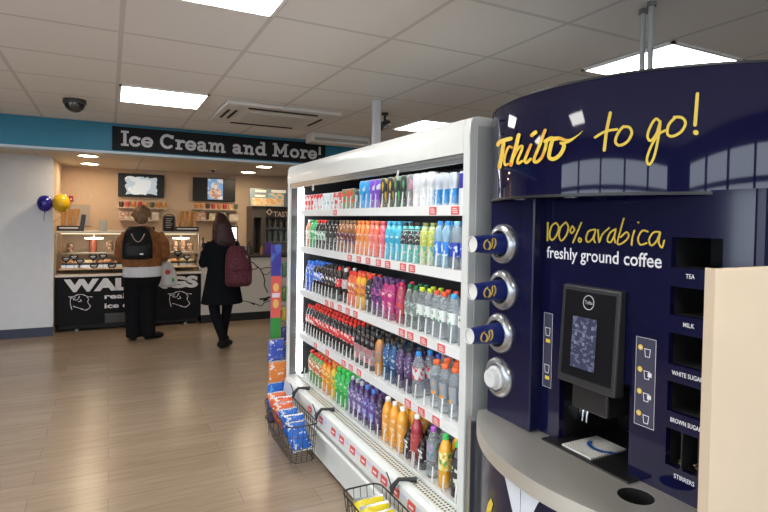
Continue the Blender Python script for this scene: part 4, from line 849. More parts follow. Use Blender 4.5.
# heart-shaped price tags along the case
def tag_thing(px, py, Y, lb_, s=1.0):
    c = on_y(px, py, Y); t = thing('price_tag', lb_, 'price tag', (c.x, Y, c.z-.05*s), 'dark price tags in the glass case')
    P = [(0, -.055), (-.045, .01), (-.046, .035), (-.025, .05), (0, .038), (.025, .05), (.046, .035), (.045, .01)]
    m_ = MB().prism([(c.x+x*s*1.2, c.z+z*s) for x, z in P], 'y', Y, Y+.004).build('card', mat('tag black', (.02, .02, .02), .5), t)
    w_ = MB(); ribbon(w_, [(c.x-.03*s, c.z+.02*s), (c.x+.03*s, c.z+.024*s)], .012*s, lambda u, v: (u, Y-.001, v)); ribbon(w_, [(c.x-.02*s, c.z+.001), (c.x+.02*s, c.z+.003)], .008*s, lambda u, v: (u, Y-.001, v)); w_.build('chalk_mark', PWHITE, t)
    MB().box(c.x-.003, c.x+.003, Y+.004, Y+.007, min(.873, c.z-.03), c.z).build('stake', BLACK, t)
for k, (px, py, Y) in enumerate([(66, 260, 8.76), (74, 258, 8.78), (80, 262, 8.76), (93, 258, 8.78), (103, 257, 8.77), (94, 267, 8.72), (112, 267, 8.72), (178, 254, 8.77), (187, 258, 8.77), (165, 262, 8.76)]):
    tag_thing(px, py, 8.765 if Y > 8.73 else 8.705, 'dark heart-shaped price tag in the glass case, %s from the left' % ['first', 'second', 'third', 'fourth', 'sixth', 'fifth', 'seventh', 'ninth', 'tenth', 'eighth'][k])
# tubs of ice cream on the deck, cakes above
FL = [((.72, .42, .20), 'caramel'), ((.78, .62, .42), 'vanilla'), ((.62, .30, .16), 'toffee'), ((.75, .38, .30), 'strawberry pink'), ((.30, .16, .09), 'chocolate brown'), ((.80, .66, .5), 'cream'), ((.70, .34, .14), 'orange brown'), ((.6, .5, .32), 'pale brown')]
for k in range(8):
    x = -.50+k*.225; t = thing('ice_cream_tub', 'rectangular tub of %s ice cream in the glass case' % FL[k][1], 'tub', (x, 9.0, .872), 'ice cream tubs in the glass case')
    MB().box(x-.10, x+.10, 8.84, 9.16, .873, .93).build('pan', ALU, t)
    m_ = MB(); 
    for q in range(6): m_.ball((x-.05+.05*(q % 3), 8.90+.09*(q//3)+random.uniform(-.01, .01), .935+random.uniform(0, .02)), (.05, .06, .035), 10, 6)
    m_.box(x-.095, x+.095, 8.845, 9.155, .925, .94).build('ice_cream', pattern('scoop '+FL[k][1], FL[k][0], tuple(c*.7 for c in FL[k][0]), 30, .58, .6), t, True)
for k, px in enumerate([70, 110, 120, 167, 175, 183, 190]):
    c = on_y(px, 250, 9.1); h_ = .12+.03*(k % 3)
    o = MB().lathe([(.035, 0), (.05, h_*.6), (.045, h_), (.02, h_+.02)], 14).build('wafer_pot', pattern('pot print', (.22, .13, .10), (.62, .42, .3), 30, .55), None, True); o.location = (c.x, 9.1, 1.0825)
    tag(o, 'small brown pot on the glass shelf of the case, %s from the left' % ORD[k+1], 'pot', 'brown pots on the glass shelf')

# cones, boxes and board on top of the case
CONE = pattern('wafer', (.68, .36, .12), (.55, .26, .08), 50, .55, .6)
def cone_rack(px0, px1, n, lb_, tilt):
    a, b = on_y(px0, 225, 9.0), on_y(px1, 225, 9.0)
    t = thing('cone_holder', lb_, 'holder', ((a.x+b.x)/2, 9.0, 1.402))
    MB().box(a.x-.03, b.x+.03, 8.93, 9.07, 1.402, 1.475).build('box', BLACK, t, bevel=.003)
    wl = MB(); ribbon(wl, [(a.x, 1.445), (b.x, 1.445)], .018, lambda u, v: (u, 8.929, v)); wl.build('label_strip', PWHITE, t)
    for k in range(n):
        x = a.x+(b.x-a.x)*(k+.5)/n; r_ = (b.x-a.x)/n*.42
        o = MB().tube([(x, 9.0, 1.476), (x+tilt*.4, 9.0, 1.60), (x+tilt, 9.0, 1.72)], [r_*.7, r_*.9, r_*1.05], 12).build('cone_stack', CONE, None, True)
        tag(o, 'tall stack of wafer cones, %s from the left in the %s holder' % (ORD[k+1], 'left' if px0 < 100 else 'right'), 'cones', 'stacks of wafer cones')
cone_rack(60, 78, 3, 'black cone holder on the left end of the glass case', .03)
cone_rack(177, 196, 4, 'black cone holder beside the small blackboard', .02)
c = on_y(81.5, 222, 9.0)
o = MB().prism([(c.x-.03, 1.402), (c.x+.03, 1.402), (c.x+.06, 1.64), (c.x, 1.64)], 'y', 8.99, 9.01).build('menu_card', BLACK); tag(o, 'black upright menu card leaning beside the left cone holder', 'card')
c = on_y(169, 222, 9.0)
t = thing('chalkboard', 'small framed blackboard standing on the glass case between the two people', 'board', (c.x, 9.0, 1.402))
MB().box(c.x-.085, c.x+.085, 9.0, 9.02, 1.402, 1.64).build('slate', BLACKM, t); f_ = MB(); ribbon(f_, smooth_pts([(c.x-.085, 1.402), (c.x-.085, 1.60), (c.x-.05, 1.655), (c.x, 1.665), (c.x+.05, 1.655), (c.x+.085, 1.60), (c.x+.085, 1.402)], 3), .018, lambda u, v: (u, 8.997, v)); f_.build('frame', mat('dark frame', (.10, .09, .08), .5), t)
wl = MB()
for q in range(6): ribbon(wl, [(c.x-.05+.01*(q % 2), 1.60-.028*q), (c.x+.045-.012*(q % 3), 1.602-.028*q)], .008, lambda u, v: (u, 8.998, v))
wl.build('chalk_lines', mat('chalk', (.5, .5, .48), .7), t)
c = on_y(103, 226, 9.0)
o = MB().box(c.x-.05, c.x+.05, 8.98, 9.03, 1.402, 1.56).build('napkin_box', mat('pale metal box', (.40, .42, .38), .4), None, bevel=.006); tag(o, 'pale metal box on the glass case left of the man', 'box')
c = on_y(93, 245, 9.1)
o = MB().lathe([(.05, 0), (.055, .12), (.04, .20), (.03, .22)], 16).build('sauce_jar', mat('dark red jar', (.30, .08, .05), .3), None, True); o.location = (c.x, 9.12, 1.0825); tag(o, 'dark red jar under the lamp in the glass case', 'jar')

# screens, shelves on the back wall
def screen(p0, p1, lb_, kind_):
    a, b = on_y(*p0, 9.94), on_y(*p1, 9.94)
    t = thing('wall_screen', lb_, 'screen', ((a.x+b.x)/2, 9.97, b.z))
    MB().box(a.x, b.x, 9.93, 9.965, b.z, a.z).build('bezel', BLACK, t, bevel=.006); MB().box(a.x+.2, b.x-.2, 9.965, 10.0, b.z+.1, a.z-.1).build('wall_mount', BLACK, t)
    W_, H_ = b.x-a.x, a.z-b.z
    if kind_ == 0:
        random.seed(3); n = 44; P = []
        for k in range(n):
            ang = 2*PI*k/n; ca, sa = math.cos(ang), math.sin(ang); s_ = min(.34*W_/max(abs(ca), 1e-3), .37*H_/max(abs(sa), 1e-3))*random.uniform(.90, 1.10)
            P.append((a.x+W_/2+ca*s_, 9.928, b.z+H_/2+sa*s_))
        MB().add(P, [tuple(range(n))]).build('picture', pattern('screen mist', (.42, .50, .56), (.62, .68, .70), 6, .5, emit=.6), t)
    else:
        x0, x1 = a.x+.34*W_, a.x+.70*W_; z0, z1 = b.z+.08*H_, a.z-.04*H_
        MB().add([(x0, 9.928, z0), (x1, 9.928, z0), (x1, 9.928, z1), (x0, 9.928, z1)], [(0, 1, 2, 3)]).build('picture', pattern('screen sky', (.16, .32, .58), (.55, .56, .58), 9, .55, emit=.6), t)
        MB().add([((x0+x1)/2+(x1-x0)*.42*math.cos(2*PI*k/20), 9.927, z0+(z1-z0)*.30+(z1-z0)*.28*math.sin(2*PI*k/20)) for k in range(20)], [tuple(range(20))]).build('picture_figure', pattern('screen brown', (.40, .22, .14), (.62, .45, .36), 20, .5, emit=.5), t)
        MB().add([((x0+x1)/2+(x1-x0)*.2*math.cos(2*PI*k/20), 9.9265, z0+(z1-z0)*.66+(z1-z0)*.16*math.sin(2*PI*k/20)) for k in range(20)], [tuple(range(20))]).build('picture_figure', pattern('screen cone', (.66, .62, .60), (.5, .40, .34), 20, .5, emit=.5), t)
screen((118, 173), (164, 198), 'wall screen above the man, showing a pale ragged-edged picture', 0)
screen((193, 177), (235, 202), 'wall screen above the woman, showing a narrow blue and brown picture', 1)
random.seed(11)
TC = [((.10, .06, .05), 'dark brown'), ((.60, .07, .08), 'red'), ((.70, .30, .10), 'orange'), ((.62, .10, .10), 'deep red'), ((.72, .45, .22), 'tan'), ((.70, .36, .12), 'amber'), ((.66, .28, .12), 'rust'), ((.12, .14, .10), 'blackish')]
def wall_shelf(px0, px1, py, side, upper):
    a, b = on_y(px0, py, 9.88), on_y(px1, py, 9.88); z = (a.z+b.z)/2
    o = MB().box(a.x, b.x, 9.76, 10.0, z-.02, z).build('wall_shelf', mat('shelf cream', (.66, .55, .44), .5)); tag(o, '%s cream wall shelf under the %s screen' % ('upper' if upper else 'lower', side), 'shelf')
    n = 8 if upper else 4
    for k in range(n):
        x = a.x+(b.x-a.x)*(k+.5)/n; col, nm = TC[(k*3+(side == 'right')*2) % 8]
        if upper:
            o = MB().lathe([(.030, 0), (.038, .05), (.040, .075), (.036, .085)], 14).build('topping_tub', mat('tub '+nm, col, .4), None, True)
            l_ = MB().lathe([(.036, .0852), (.034, .092), (.0005, .092)], 14).build('lid', mat('tub lid '+nm, tuple(min(1, c*1.4+.05) for c in col), .4), None, True); l_.parent = o
            o.location = (x, 9.84, z+.0005)
            tag(o, 'small %s topping tub under the %s screen, %s from the left' % (nm, side, ORD[k+1]), 'tub', 'topping tubs on the wall shelves')
        else:
            w_ = random.uniform(.05, .085); h_ = random.uniform(.10, .16)
            o = MB().box(-w_, w_, -.05, .05, 0, h_).build('carton', pattern('carton print %d%s' % (k, side), [(.55, .30, .22), (.66, .55, .30), (.50, .42, .30), (.70, .60, .50)][k], (.75, .70, .62), 22, .55), None, bevel=.003)
            o.location = (x, 9.85, z+.0005)
            tag(o, 'small carton on the lower shelf under the %s screen, %s from the left' % (side, ORD[k+1]), 'carton', 'cartons on the lower wall shelves')
wall_shelf(118, 167, 207.5, 'left', True); wall_shelf(119, 160, 219.5, 'left', False)
wall_shelf(193, 238, 209, 'right', True); wall_shelf(195, 238, 220, 'right', False)
# wall-mounted glass frame and red box at the far left
c = on_y(74, 218, 9.97); t = thing('wall_frame', 'faint pale framed sheet on the wall behind the left cones', 'frame', (c.x+.1, 9.98, 1.4))
a, b = on_y(58, 204, 9.97), on_y(90, 226, 9.97); MB().box(a.x, b.x, 9.975, 10.0, b.z, a.z).build('sheet', mat('pale grey sheet', (.50, .45, .39), .3), t)
c = on_y(71, 199, 9.95); o = MB().box(c.x-.03, c.x+.03, 9.95, 10.0, c.z-.04, c.z+.05).build('alarm_box', mat('alarm red', (.50, .05, .05), .4), None, bevel=.004)
MB().box(c.x-.012, c.x+.012, 9.948, 9.95, c.z-.012, c.z+.012).build('button', PWHITE, o, loc=None); tag(o, 'small red alarm box on the wall above the yellow balloon', 'alarm box')
c = on_y(82, 190, 9.99); WS = mat('wall stencil', (.74, .66, .56), .5); m_ = MB()
for dx_, dz_, r_ in ((0, .10, .06), (-.08, -.10, .05), (.08, -.10, .05)): ribbon(m_, [(c.x+dx_+r_*math.cos(2*PI*k/16), c.z+dz_+r_*1.6*math.sin(2*PI*k/16)) for k in range(17)], .015, lambda u, v: (u, 9.996, v))
o = m_.build('wall_decal', WS); tag(o, 'faint pale oval decals on the back wall at the left', 'decal')

# balloons at the wall corner
def balloon(px, py, Y, r, col, lb_):
    c = on_y(px, py, Y); m = mat('balloon '+lb_.split()[0], col, .22, coat=.4)
    t = thing('balloon', lb_, 'balloon', (c.x, c.y, c.z-r*1.1))
    MB().lathe([(r*max(.02, math.sin(PI*i/14))*(1-.10*(1-i/14)), r*1.12*-math.cos(PI*i/14)) for i in range(15)], 24, c).build('body', m, t, True)
    MB().lathe([(.012, -r*1.12-.018), (.004, -r*1.12)], 10, c).build('knot', m, t)
    MB().tube([(c.x, c.y, c.z-r*1.12-.018), (c.x-.01, c.y+.03, c.z-r*1.6), (min(c.x-.02, -.676), 8.449, c.z-r*2.3)], .003, 6).build('string', m, t)
balloon(44.8, 203.5, 8.335, .097, (.02, .02, .30), 'blue round balloon against the white wall end at far left')
balloon(61.3, 203.5, 8.31, .112, (.85, .50, .01), 'yellow round balloon at the corner of the white wall end')

# things on the service counter and behind it
c = on_y(232, 235, 9.0)
t = thing('till', 'till with a glowing white screen beside the woman', 'till', (c.x, 9.0, 1.03))
MB().box(c.x-.10, c.x+.10, 8.9, 9.12, 1.03, 1.08).box(c.x-.03, c.x+.03, 9.0, 9.04, 1.08, 1.30).build('base', BLACK, t); MB().box(c.x-.09, c.x+.09, 8.98, 9.0, 1.22, 1.50).build('bezel', BLACK, t, bevel=.005)
MB().box(c.x-.07, c.x+.07, 8.976, 8.98, 1.25, 1.47).build('screen', mat('till screen', (1, .9, .8), .4, emit=2.2), t)
for k, (px, col, h_, lb_) in enumerate([(197, (.10, .14, .12), .26, 'dark green bottle left of the woman on the service counter'), (201, (.75, .16, .22), .24, 'pink bottle left of the woman on the service counter'), (242, (.05, .06, .30), .14, 'blue carton right of the woman on the service counter'), (251, (.10, .06, .06), .12, 'dark tin on the service counter'), (262, (.30, .14, .08), .16, 'brown jar on the service counter'), (268, (.10, .05, .35), .20, 'purple carton on the service counter'), (249, (.06, .07, .09), .20, 'dark grey canister on the service counter')]):
    c = on_y(px, 250, 8.8+.06*(k % 2))
    if 'carton' in lb_: o = MB().box(-.05, .05, -.03, .03, 0, h_).build('carton', mat('col %d' % k, col, .4), None, bevel=.003)
    else: o = MB().lathe([(.034, 0), (.036, .01), (.036, h_*.6), (.018, h_*.82), (.016, h_)], 14).build(lb_.split()[-8] if False else ('bottle' if 'bottle' in lb_ else 'jar'), mat('col %d' % k, col, .25), None, True)
    cp_ = (MB().box(-.02, .02, -.015, .015, h_+.0005, h_+.008) if 'carton' in lb_ else MB().lathe([(.018, h_+.0005), (.018, h_+.02)], 12)).build('cap', BLACK); cp_.parent = o
    o.location = (max(c.x, 1.31), c.y, 1.0305); tag(o, lb_, 'bottle' if 'bottle' in lb_ else 'container')
a, b = on_y(252, 206, 9.55), on_y(306, 250, 9.55)
t = thing('display_fridge', 'dark-framed glass cabinet behind the service counter with TASTE on its header', 'cabinet', ((a.x+b.x)/2, 9.75, 0))
DF = mat('dark cabinet frame', (.10, .085, .075), .4)
MB().box(a.x, a.x+.035, 9.55, 9.95, 0, a.z).box(a.x+.17, a.x+.25, 9.55, 9.95, 0, a.z).box(b.x-.06, b.x, 9.55, 9.95, 0, a.z).box(a.x, b.x, 9.93, 9.95, 0, a.z).build('frame', DF, t)
MB().box(a.x+.25, b.x-.06, 9.54, 9.60, a.z-.20, a.z).build('header', mat('header black', (.035, .03, .03), .4), t); MB().box(a.x+.035, a.x+.17, 9.55, 9.60, a.z-.20, a.z).build('header', DF, t)
tx = MB(); type_on(tx, 'TASTE', a.x+.385, a.x+.72, a.z-.180, a.z-.085, lambda u, v: (u, 9.537, v), .02); tx.build('lettering', mat('tan print', (.62, .50, .42), .5), t)
m_ = MB(); ribbon(m_, [(a.x+.31+.05*math.cos(PI/2*k), a.z-.10+.05*math.sin(PI/2*k)) for k in range(5)], .02, lambda u, v: (u, 9.537, v)); m_.build('emblem', mat('tan print', (.62, .50, .42), .5), t)
for k in range(4): MB().box(a.x+.25, b.x-.06, 9.6, 9.92, .95+.25*k, .962+.25*k).build('shelf', ALU, t)
MB().box(a.x+.25, b.x-.06, 9.92, 9.93, .3, a.z-.2).build('inner_back', mat('inner pale', (.40, .38, .35), .5), t)
for k in range(5):
    o = MB().lathe([(.04, 0), (.045, .10), (.03, .14), (.02, .18)], 12).build('jar', pattern('greenish jar', (.10, .13, .12), (.35, .14, .10), 24, .56), None, True); o.location = (a.x+.36+.11*k, 9.7, 1.4625); tag(o, 'dark jar in the glass cabinet, %s from the left' % ORD[k+1], 'jar', 'dark jars in the glass cabinet')
for k in range(5):
    o = MB().lathe([(.04, 0), (.05, .10), (.045, .16), (.02, .2)], 12).build('jar', pattern('greenish jar2', (.09, .12, .14), (.16, .20, .18), 24, .5), None, True); o.location = (a.x+.36+.11*k, 9.7, 1.2125); tag(o, 'dark jar on the lower cabinet shelf, %s from the left' % ORD[k+1], 'jar', 'dark jars on the lower cabinet shelf')
# lit food poster above the cabinet
a, b = on_y(250, 188, 9.5), on_y(292, 207, 9.5)
t = thing('food_poster', 'bright lit food poster above the glass cabinet', 'poster', ((a.x+b.x)/2, 9.52, b.z))
MB().box(a.x, b.x, 9.51, 9.54, b.z, a.z).build('board', mat('poster back', (.30, .38, .42), .4), t)
def pq(x0, x1, z0, z1, m, nm):
    W_, H_ = b.x-a.x, a.z-b.z; MB().add([(a.x+W_*x0, 9.508, b.z+H_*z0), (a.x+W_*x1, 9.508, b.z+H_*z0), (a.x+W_*x1, 9.508, b.z+H_*z1), (a.x+W_*x0, 9.508, b.z+H_*z1)], [(0, 1, 2, 3)]).build(nm, m, t)
pc = mat('poster cream', (.85, .72, .55), .4, emit=.55)
pq(.12, .38, .78, .92, pc, 'text_panel'); pq(.12, .36, .52, .64, pc, 'text_panel'); pq(.50, .85, .80, .95, pc, 'text_panel')
pq(.06, .80, .02, .46, pattern('poster food', (.75, .16, .05), (.85, .45, .12), 14, .48, emit=.25, acc2=(.8, .6, .4)), 'food_picture'); pq(.42, .80, .46, .76, pattern('poster drink', (.20, .45, .50), (.8, .55, .3), 14, .5, emit=.3), 'food_picture')
MB().box(a.x+.2, a.x+.24, 9.54, 10.0, b.z+.1, b.z+.14).box(b.x-.24, b.x-.2, 9.54, 10.0, b.z+.1, b.z+.14).build('bracket', ALU, t)

# ------------------------------------------------------------------ snack stand at the far end of the fridge
t = thing('snack_stand', 'narrow snack stand with coloured end panel at the far end of the fridge', 'stand', (1.25, 4.4, 0))
a, b = on_y(271.5, 243, 4.16), on_y(280.5, 330, 4.16)
X0_, X1_ = a.x, b.x
MB().box(X0_, X1_, 4.163, 4.175, 0.02, 1.42).build('end_panel', mat('end panel', (.10, .09, .30), .4), t)
prt = [(1.17, 1.42, pattern('panel blue', (.05, .04, .30), (.07, .14, .50), 14, .56), 'panel_print'), (.84, 1.17, mat('panel coral', (.72, .11, .09), .4), 'panel_print'), (.66, .84, mat('panel green', (.03, .26, .05), .4), 'panel_print'), (.50, .66, mat('panel pink', (.62, .08, .20), .4), 'panel_print')]
for z0, z1, m, nm in prt: MB().add([(X0_, 4.162, z0), (X1_, 4.162, z0), (X1_, 4.162, z1), (X0_, 4.162, z1)], [(0, 1, 2, 3)]).build(nm, m, t)
for zc in (1.08, .95):
    MB().add([((X0_+X1_)/2+.024*math.cos(2*PI*k/16), 4.161, zc+.035*math.sin(2*PI*k/16)) for k in range(16)], [tuple(range(16))]).build('crisp_picture', mat('crisp gold', (.80, .50, .14), .5), t)
MB().add([(X0_+.01, 4.161, 1.0), (X1_-.01, 4.161, 1.0), (X1_-.01, 4.161, 1.035), (X0_+.01, 4.161, 1.035)], [(0, 1, 2, 3)]).build('panel_band', mat('panel pale', (.7, .6, .66), .5), t)
MB().box(X1_-.012, X1_+.0, 4.175, 4.24, .02, 1.42).build('peg_panel', DARKIN, t); MB().box(X0_, X1_+.12, 4.163, 4.30, 0, .02).build('base', BLACK, t)
def snack_bag(px, py, Y, w_, h_, base, acc, lb_, grp, tilt=0, yaw=0, X=None, acc2=None, r=None):
    c = on_y(px, py, Y) if X is None else Vector(X)
    n = 8; vs = []; fs = []
    for s_ in (-1, 1):
        for i in range(n+1):
            for j in range(n+1):
                u, v = i/n*2-1, j/n*2-1; th = .14*w_*max(0, (1-u**4)*(1-v**4))**.6
                pin = 1-.06*(1-abs(v))
                vs.append((u*w_/2*pin, s_*th+random.uniform(-.0015, .0015), v*h_/2))
    N2 = (n+1)**2
    for s_ in (0, 1):
        for i in range(n):
            for j in range(n): k = s_*N2+i*(n+1)+j; fs.append((k, k+1, k+n+2, k+n+1))
    m = pattern('bag '+lb_[:22], base, acc, 34, .61, .22, acc2=acc2, stretch=(1, 1, 1.4), detail=2)
    o = MB().add(vs, fs).build('snack_bag', m, None, True, sharp=80)
    sl = MB()
    for z in (-h_/2, h_/2): sl.box(-w_/2*.95, w_/2*.95, -.002, .002, z-.010, z+.006)
    s2 = sl.build('seal', mat('foil', (.6, .62, .66), .25, .8)); s2.parent = o
    o.location = c; o.rotation_euler = (tilt, r or 0, yaw); tag(o, lb_, 'snack bag', grp); return o
snack_bag(276, 350, 4.125, .13, .17, (.05, .10, .50), (.60, .62, .66), 'blue and silver snack bag hanging highest below the stand panel', 'snack bags on the stand', yaw=.1)
o = snack_bag(277, 374, 4.12, .14, .20, (.72, .22, .05), (.75, .66, .60), 'orange snack bag in the middle of the stand hooks', 'snack bags on the stand', yaw=.05)
snack_bag(276, 396, 4.10, .145, .21, (.02, .14, .62), (.10, .35, .72), 'blue snack bag hanging lowest on the stand', 'snack bags on the stand', yaw=.1)
for z in (.735, .54, .38): MB().tube([(X0_+.03, 4.163, z+.0), (X0_+.03, 4.10, z)], .003, 6).build('peg_hook', CHROME, t)
MB().box(X0_+.02, X0_+.04, 4.15, 4.163, .12, .6).build('hook_strip', CHROME, t)
for k, (z, c1, c2, nm) in enumerate([(1.02, (.10, .22, .06), (.5, .5, .1), 'green'), (.86, (.60, .42, .06), (.1, .3, .1), 'yellow'), (.70, (.05, .06, .20), (.4, .3, .5), 'dark blue'), (1.22, (.10, .20, .12), (.3, .35, .3), 'dark green'), (.55, (.10, .2, .5), (.6, .3, .3), 'blue and pink')]):
    snack_bag(0, 0, 0, .09, .12, c1, c2, '%s snack packet hanging between the stand and the fridge' % nm, 'small packets beside the stand', X=(X1_+.062, 4.205, z))
    MB().tube([(X1_-.004, 4.205, z+.055), (X1_+.10, 4.205, z+.06)], .003, 6).build('peg_hook', CHROME, t)

# ------------------------------------------------------------------ wire baskets clipped to the fridge front
WIRE = mat('dark wire', (.045, .043, .04), .4, .6)
def basket(y0, y1, lb_, x0=.985, x1=1.185, zb=.085, zt=.335):
    t = thing('wire_basket', lb_, 'basket', ((x0+x1)/2, (y0+y1)/2, zb), 'wire baskets clipped to the fridge')
    def loop(z, ins):
        c = .045; X0, X1, Ya, Yb = x0+ins, x1-ins*.2, y0+ins, y1-ins
        P = []
        for cx_, cy_, a0 in ((X0+c, Ya+c, 180), (X1-c, Ya+c, 270), (X1-c, Yb-c, 0), (X0+c, Yb-c, 90)): P += [(cx_+c*math.cos(math.radians(a0+q*22.5)), cy_+c*math.sin(math.radians(a0+q*22.5)), z) for q in range(5)]
        return P
    MB().tube(loop(zt, 0)+[loop(zt, 0)[0]], .0042, 8).build('rim', WIRE, t, True)
    w_ = MB()
    for z, i in ((.26, .012), (.18, .025), (zb, .045)): L_ = loop(z, i); w_.tube(L_+[L_[0]], .0022, 6)
    n = 14
    for k in range(n):
        y = y0+.04+(y1-y0-.08)*k/(n-1); yb = y0+.07+(y1-y0-.14)*k/(n-1); w_.tube([(x0, y, zt), (x0+.02, (y+yb)/2, .18), (x0+.045, yb, zb), (x1-.01, yb, zb), (x1, y, zt)], .0020, 6)
    for k in range(5):
        x = x0+.03+(x1-x0-.06)*k/4
        for ya_, yb_ in ((y0, y0+.045), (y1, y1-.045)): w_.tube([(x, ya_, zt), (x, yb_, zb)], .0020, 6)
    w_.build('wire_mesh', WIRE, t)
    return t
basket(3.17, 3.77, 'black wire basket of orange and blue crisp bags at the fridge end')
basket(1.72, 2.33, 'black wire basket with yellow bags at the bottom edge, nearest the camera')
TIE = mat('cable tie black', (.02, .02, .022), .5)
def tie(pts, lb_):
    t = MB().tube(pts, [.007, .014, .010, .009, .015][:len(pts)], 8).build('cable_tie', TIE, None, True)
    k_ = MB().ball(pts[1], .014, 8, 6).tube([pts[1], (pts[1][0]-.02, pts[1][1]+.02, pts[1][2]+.07)], .003, 6).build('tail', TIE, t); tag(t, lb_, 'cable tie', 'black ties holding the baskets')
def tie_at(y, lb_): tie([(1.19, y, .333), (1.195, y+.01, .36), (1.225, y, .398), (1.262, y-.02, .400), (1.30, y-.04, .398)], lb_)
tie_at(3.72, 'black cable tie at the far end of the crisp basket'); tie_at(3.24, 'black cable tie at the near end of the crisp basket'); tie_at(2.20, 'black cable tie on the near basket with yellow bags')
random.seed(5)
for k in range(3):
    snack_bag(0, 0, 0, .138, .19, (.66, .12, .04), (.75, .60, .50), 'orange crisp bag in the far wire basket, %s from the fridge end' % ORD[k+1], 'orange crisp bags in the basket', X=(1.075+.008*(k % 2), 3.675-.082*k, .315-.012*k), tilt=-.85, yaw=(.10, -.08, .08)[k])
for k in range(3):
    snack_bag(0, 0, 0, .138, .19, (.02, .13, .52), (.50, .60, .72), 'blue crisp bag in the far wire basket, %s behind the orange ones' % ORD[k+1], 'blue crisp bags in the basket', X=(1.085+.010*(k % 2), 3.44-.080*k, .270-.018*k), tilt=-.85, yaw=(.08, -.06, .08, -.05)[k])
for k in range(3):
    snack_bag(0, 0, 0, .15, .19, (.80, .66, .02), (.82, .74, .20), 'yellow bag in the near wire basket, %s from the far end' % ORD[k+1], 'yellow bags in the near basket', X=(1.085, 2.20-.07*k, .235), tilt=-.5, yaw=.1*(k-1))

# ------------------------------------------------------------------ people
SKIN = mat('skin', (.55, .33, .24), .5)
def hand(mb_, wrist, tip_dir, side, curl=.5):
    """palm, four bent fingers of unequal length and a thumb leaving the side of the palm"""
    W = Vector(wrist); d = Vector(tip_dir).normalized(); s = Vector(side).normalized(); nrm = d.cross(s).normalized()
    mb_.tube([W, W+d*.03, W+d*.085], [.024, .034, .036], 10, .55)
    for k, (o, ln) in enumerate(((-.030, .066), (-.010, .078), (.010, .074), (.029, .058))):
        b_ = W+d*.075+s*o; p1 = b_+d*ln*.45-nrm*ln*.12*curl; p2 = p1+d*ln*.30-nrm*ln*.32*curl; p3 = p2+d*ln*.12-nrm*ln*.30*curl
        mb_.tube([b_, p1, p2, p3], [.0100, .0092, .0085, .0070], 8)
    mb_.tube([W+d*.025-s*.020, W+d*.055-s*.048-nrm*.012, W+d*.085-s*.056-nrm*.022], [.013, .0105, .0085], 8)
def person(name, lb_, base): return thing(name, lb_, 'person', base)

# man in the brown jacket
mx_, my_ = .395, 7.72
man = person('person', 'man in a rust brown jacket with black rucksack standing at the counter', (mx_, my_, 0))
def L_(x, y, z): return (mx_+x, my_+y, z)
b = MB()
b.rings([(mx_, my_+.03, .90, .17, .12), (mx_, my_+.03, 1.05, .19, .13), (mx_, my_+.02, 1.25, .20, .13), (mx_, my_+.01, 1.38, .18, .11), (mx_, my_+.01, 1.46, .09, .075)])
b.tube([L_(0, .01, 1.42), L_(-.02, .03, 1.56)], [.065, .058], 12)
b.ball(L_(-.02, .05, 1.635), (.078, .098, .112), 18, 12); b.ball(L_(-.02, .145, 1.62), (.014, .022, .022), 8, 6); b.ball(L_(-.02, .11, 1.56), (.045, .04, .035), 10, 8)
for s in (-1, 1):
    b.ball(L_(s*.079-.02, .04, 1.625), (.012, .022, .032), 8, 6); b.ball(L_(s*.032-.02, .13, 1.645), (.016, .012, .010), 8, 6)
    b.tube([L_(s*.17, .01, 1.40), L_(s*.24, .0, 1.26), L_(s*.27, .04, 1.12), L_(s*.23, .20, 1.10), L_(s*.20, .30, 1.12)], [.055, .052, .044, .036, .028], 12)
    lx = -.11 if s < 0 else .07; b.tube([L_(lx, .03, .95), L_(lx, .04, .60), L_(lx, .02, .46), L_(lx, .0, .10)], [.10, .08, .06, .045], 12)
hand(b, L_(-.20, .29, 1.12), (.2, 1, .05), (0, .2, -1)); hand(b, L_(.20, .29, 1.12), (-.2, 1, .0), (0, .2, 1))
for sx, (fx, fy) in ((-.11, (0, 1)), (.07, (.85, .5))): b.tube([L_(sx, .0, .08), L_(sx+fx*.06, fy*.06, .045), L_(sx+fx*.17, fy*.17, .03)], [.045, .042, .03], 10)
organic(b, 'body', SKIN, man, .0085, 4)
j = MB()
j.rings([(mx_-.005, my_+.03, .965, .24, .175), (mx_-.005, my_+.03, 1.0, .247, .18), (mx_-.005, my_+.02, 1.15, .25, .18), (mx_, my_+.01, 1.32, .24, .165), (mx_, my_+.005, 1.41, .20, .13), (mx_, my_+.01, 1.47, .095, .09), (mx_, my_+.015, 1.505, .083, .083)])
for s in (-1, 1):
    j.tube([L_(s*.17, .005, 1.395), L_(s*.245, .0, 1.28), L_(s*.268, .03, 1.12), L_(s*.26, .10, 1.075), L_(s*.225, .22, 1.10), L_(s*.215, .285, 1.115)], [.085, .082, .074, .07, .055, .048], 14)
organic(j, 'jacket', pattern('rust suede', (.300, .112, .030), (.235, .085, .024), 14, .5, .75), man, .014, 7)
organic(MB().rings([(mx_-.003, my_+.02, .835, .24, .168), (mx_-.003, my_+.02, .90, .238, .165), (mx_-.003, my_+.02, .99, .235, .16)]), 'shirt_hem', mat('white shirt', (.66, .66, .70), .7), man, .014, 4)
tq = MB(); tq.rings([(mx_, my_+.02, .72, .205, .15), (mx_, my_+.02, .82, .235, .16), (mx_, my_+.02, .95, .21, .145)])
for lx in (-.11, .07): tq.tube([L_(lx, .02, .84), L_(lx*1.05, .03, .60), L_(lx*1.05, .02, .42), L_(lx, .0, .20), L_(lx, .0, .045)], [.12, .112, .098, .090, .090], 14)
organic(tq, 'trousers', mat('black trousers', (.008, .008, .010), .9, spec=.1), man, .013, 5)
SHOE = mat('black shoe', (.008, .008, .009), .6, spec=.2)
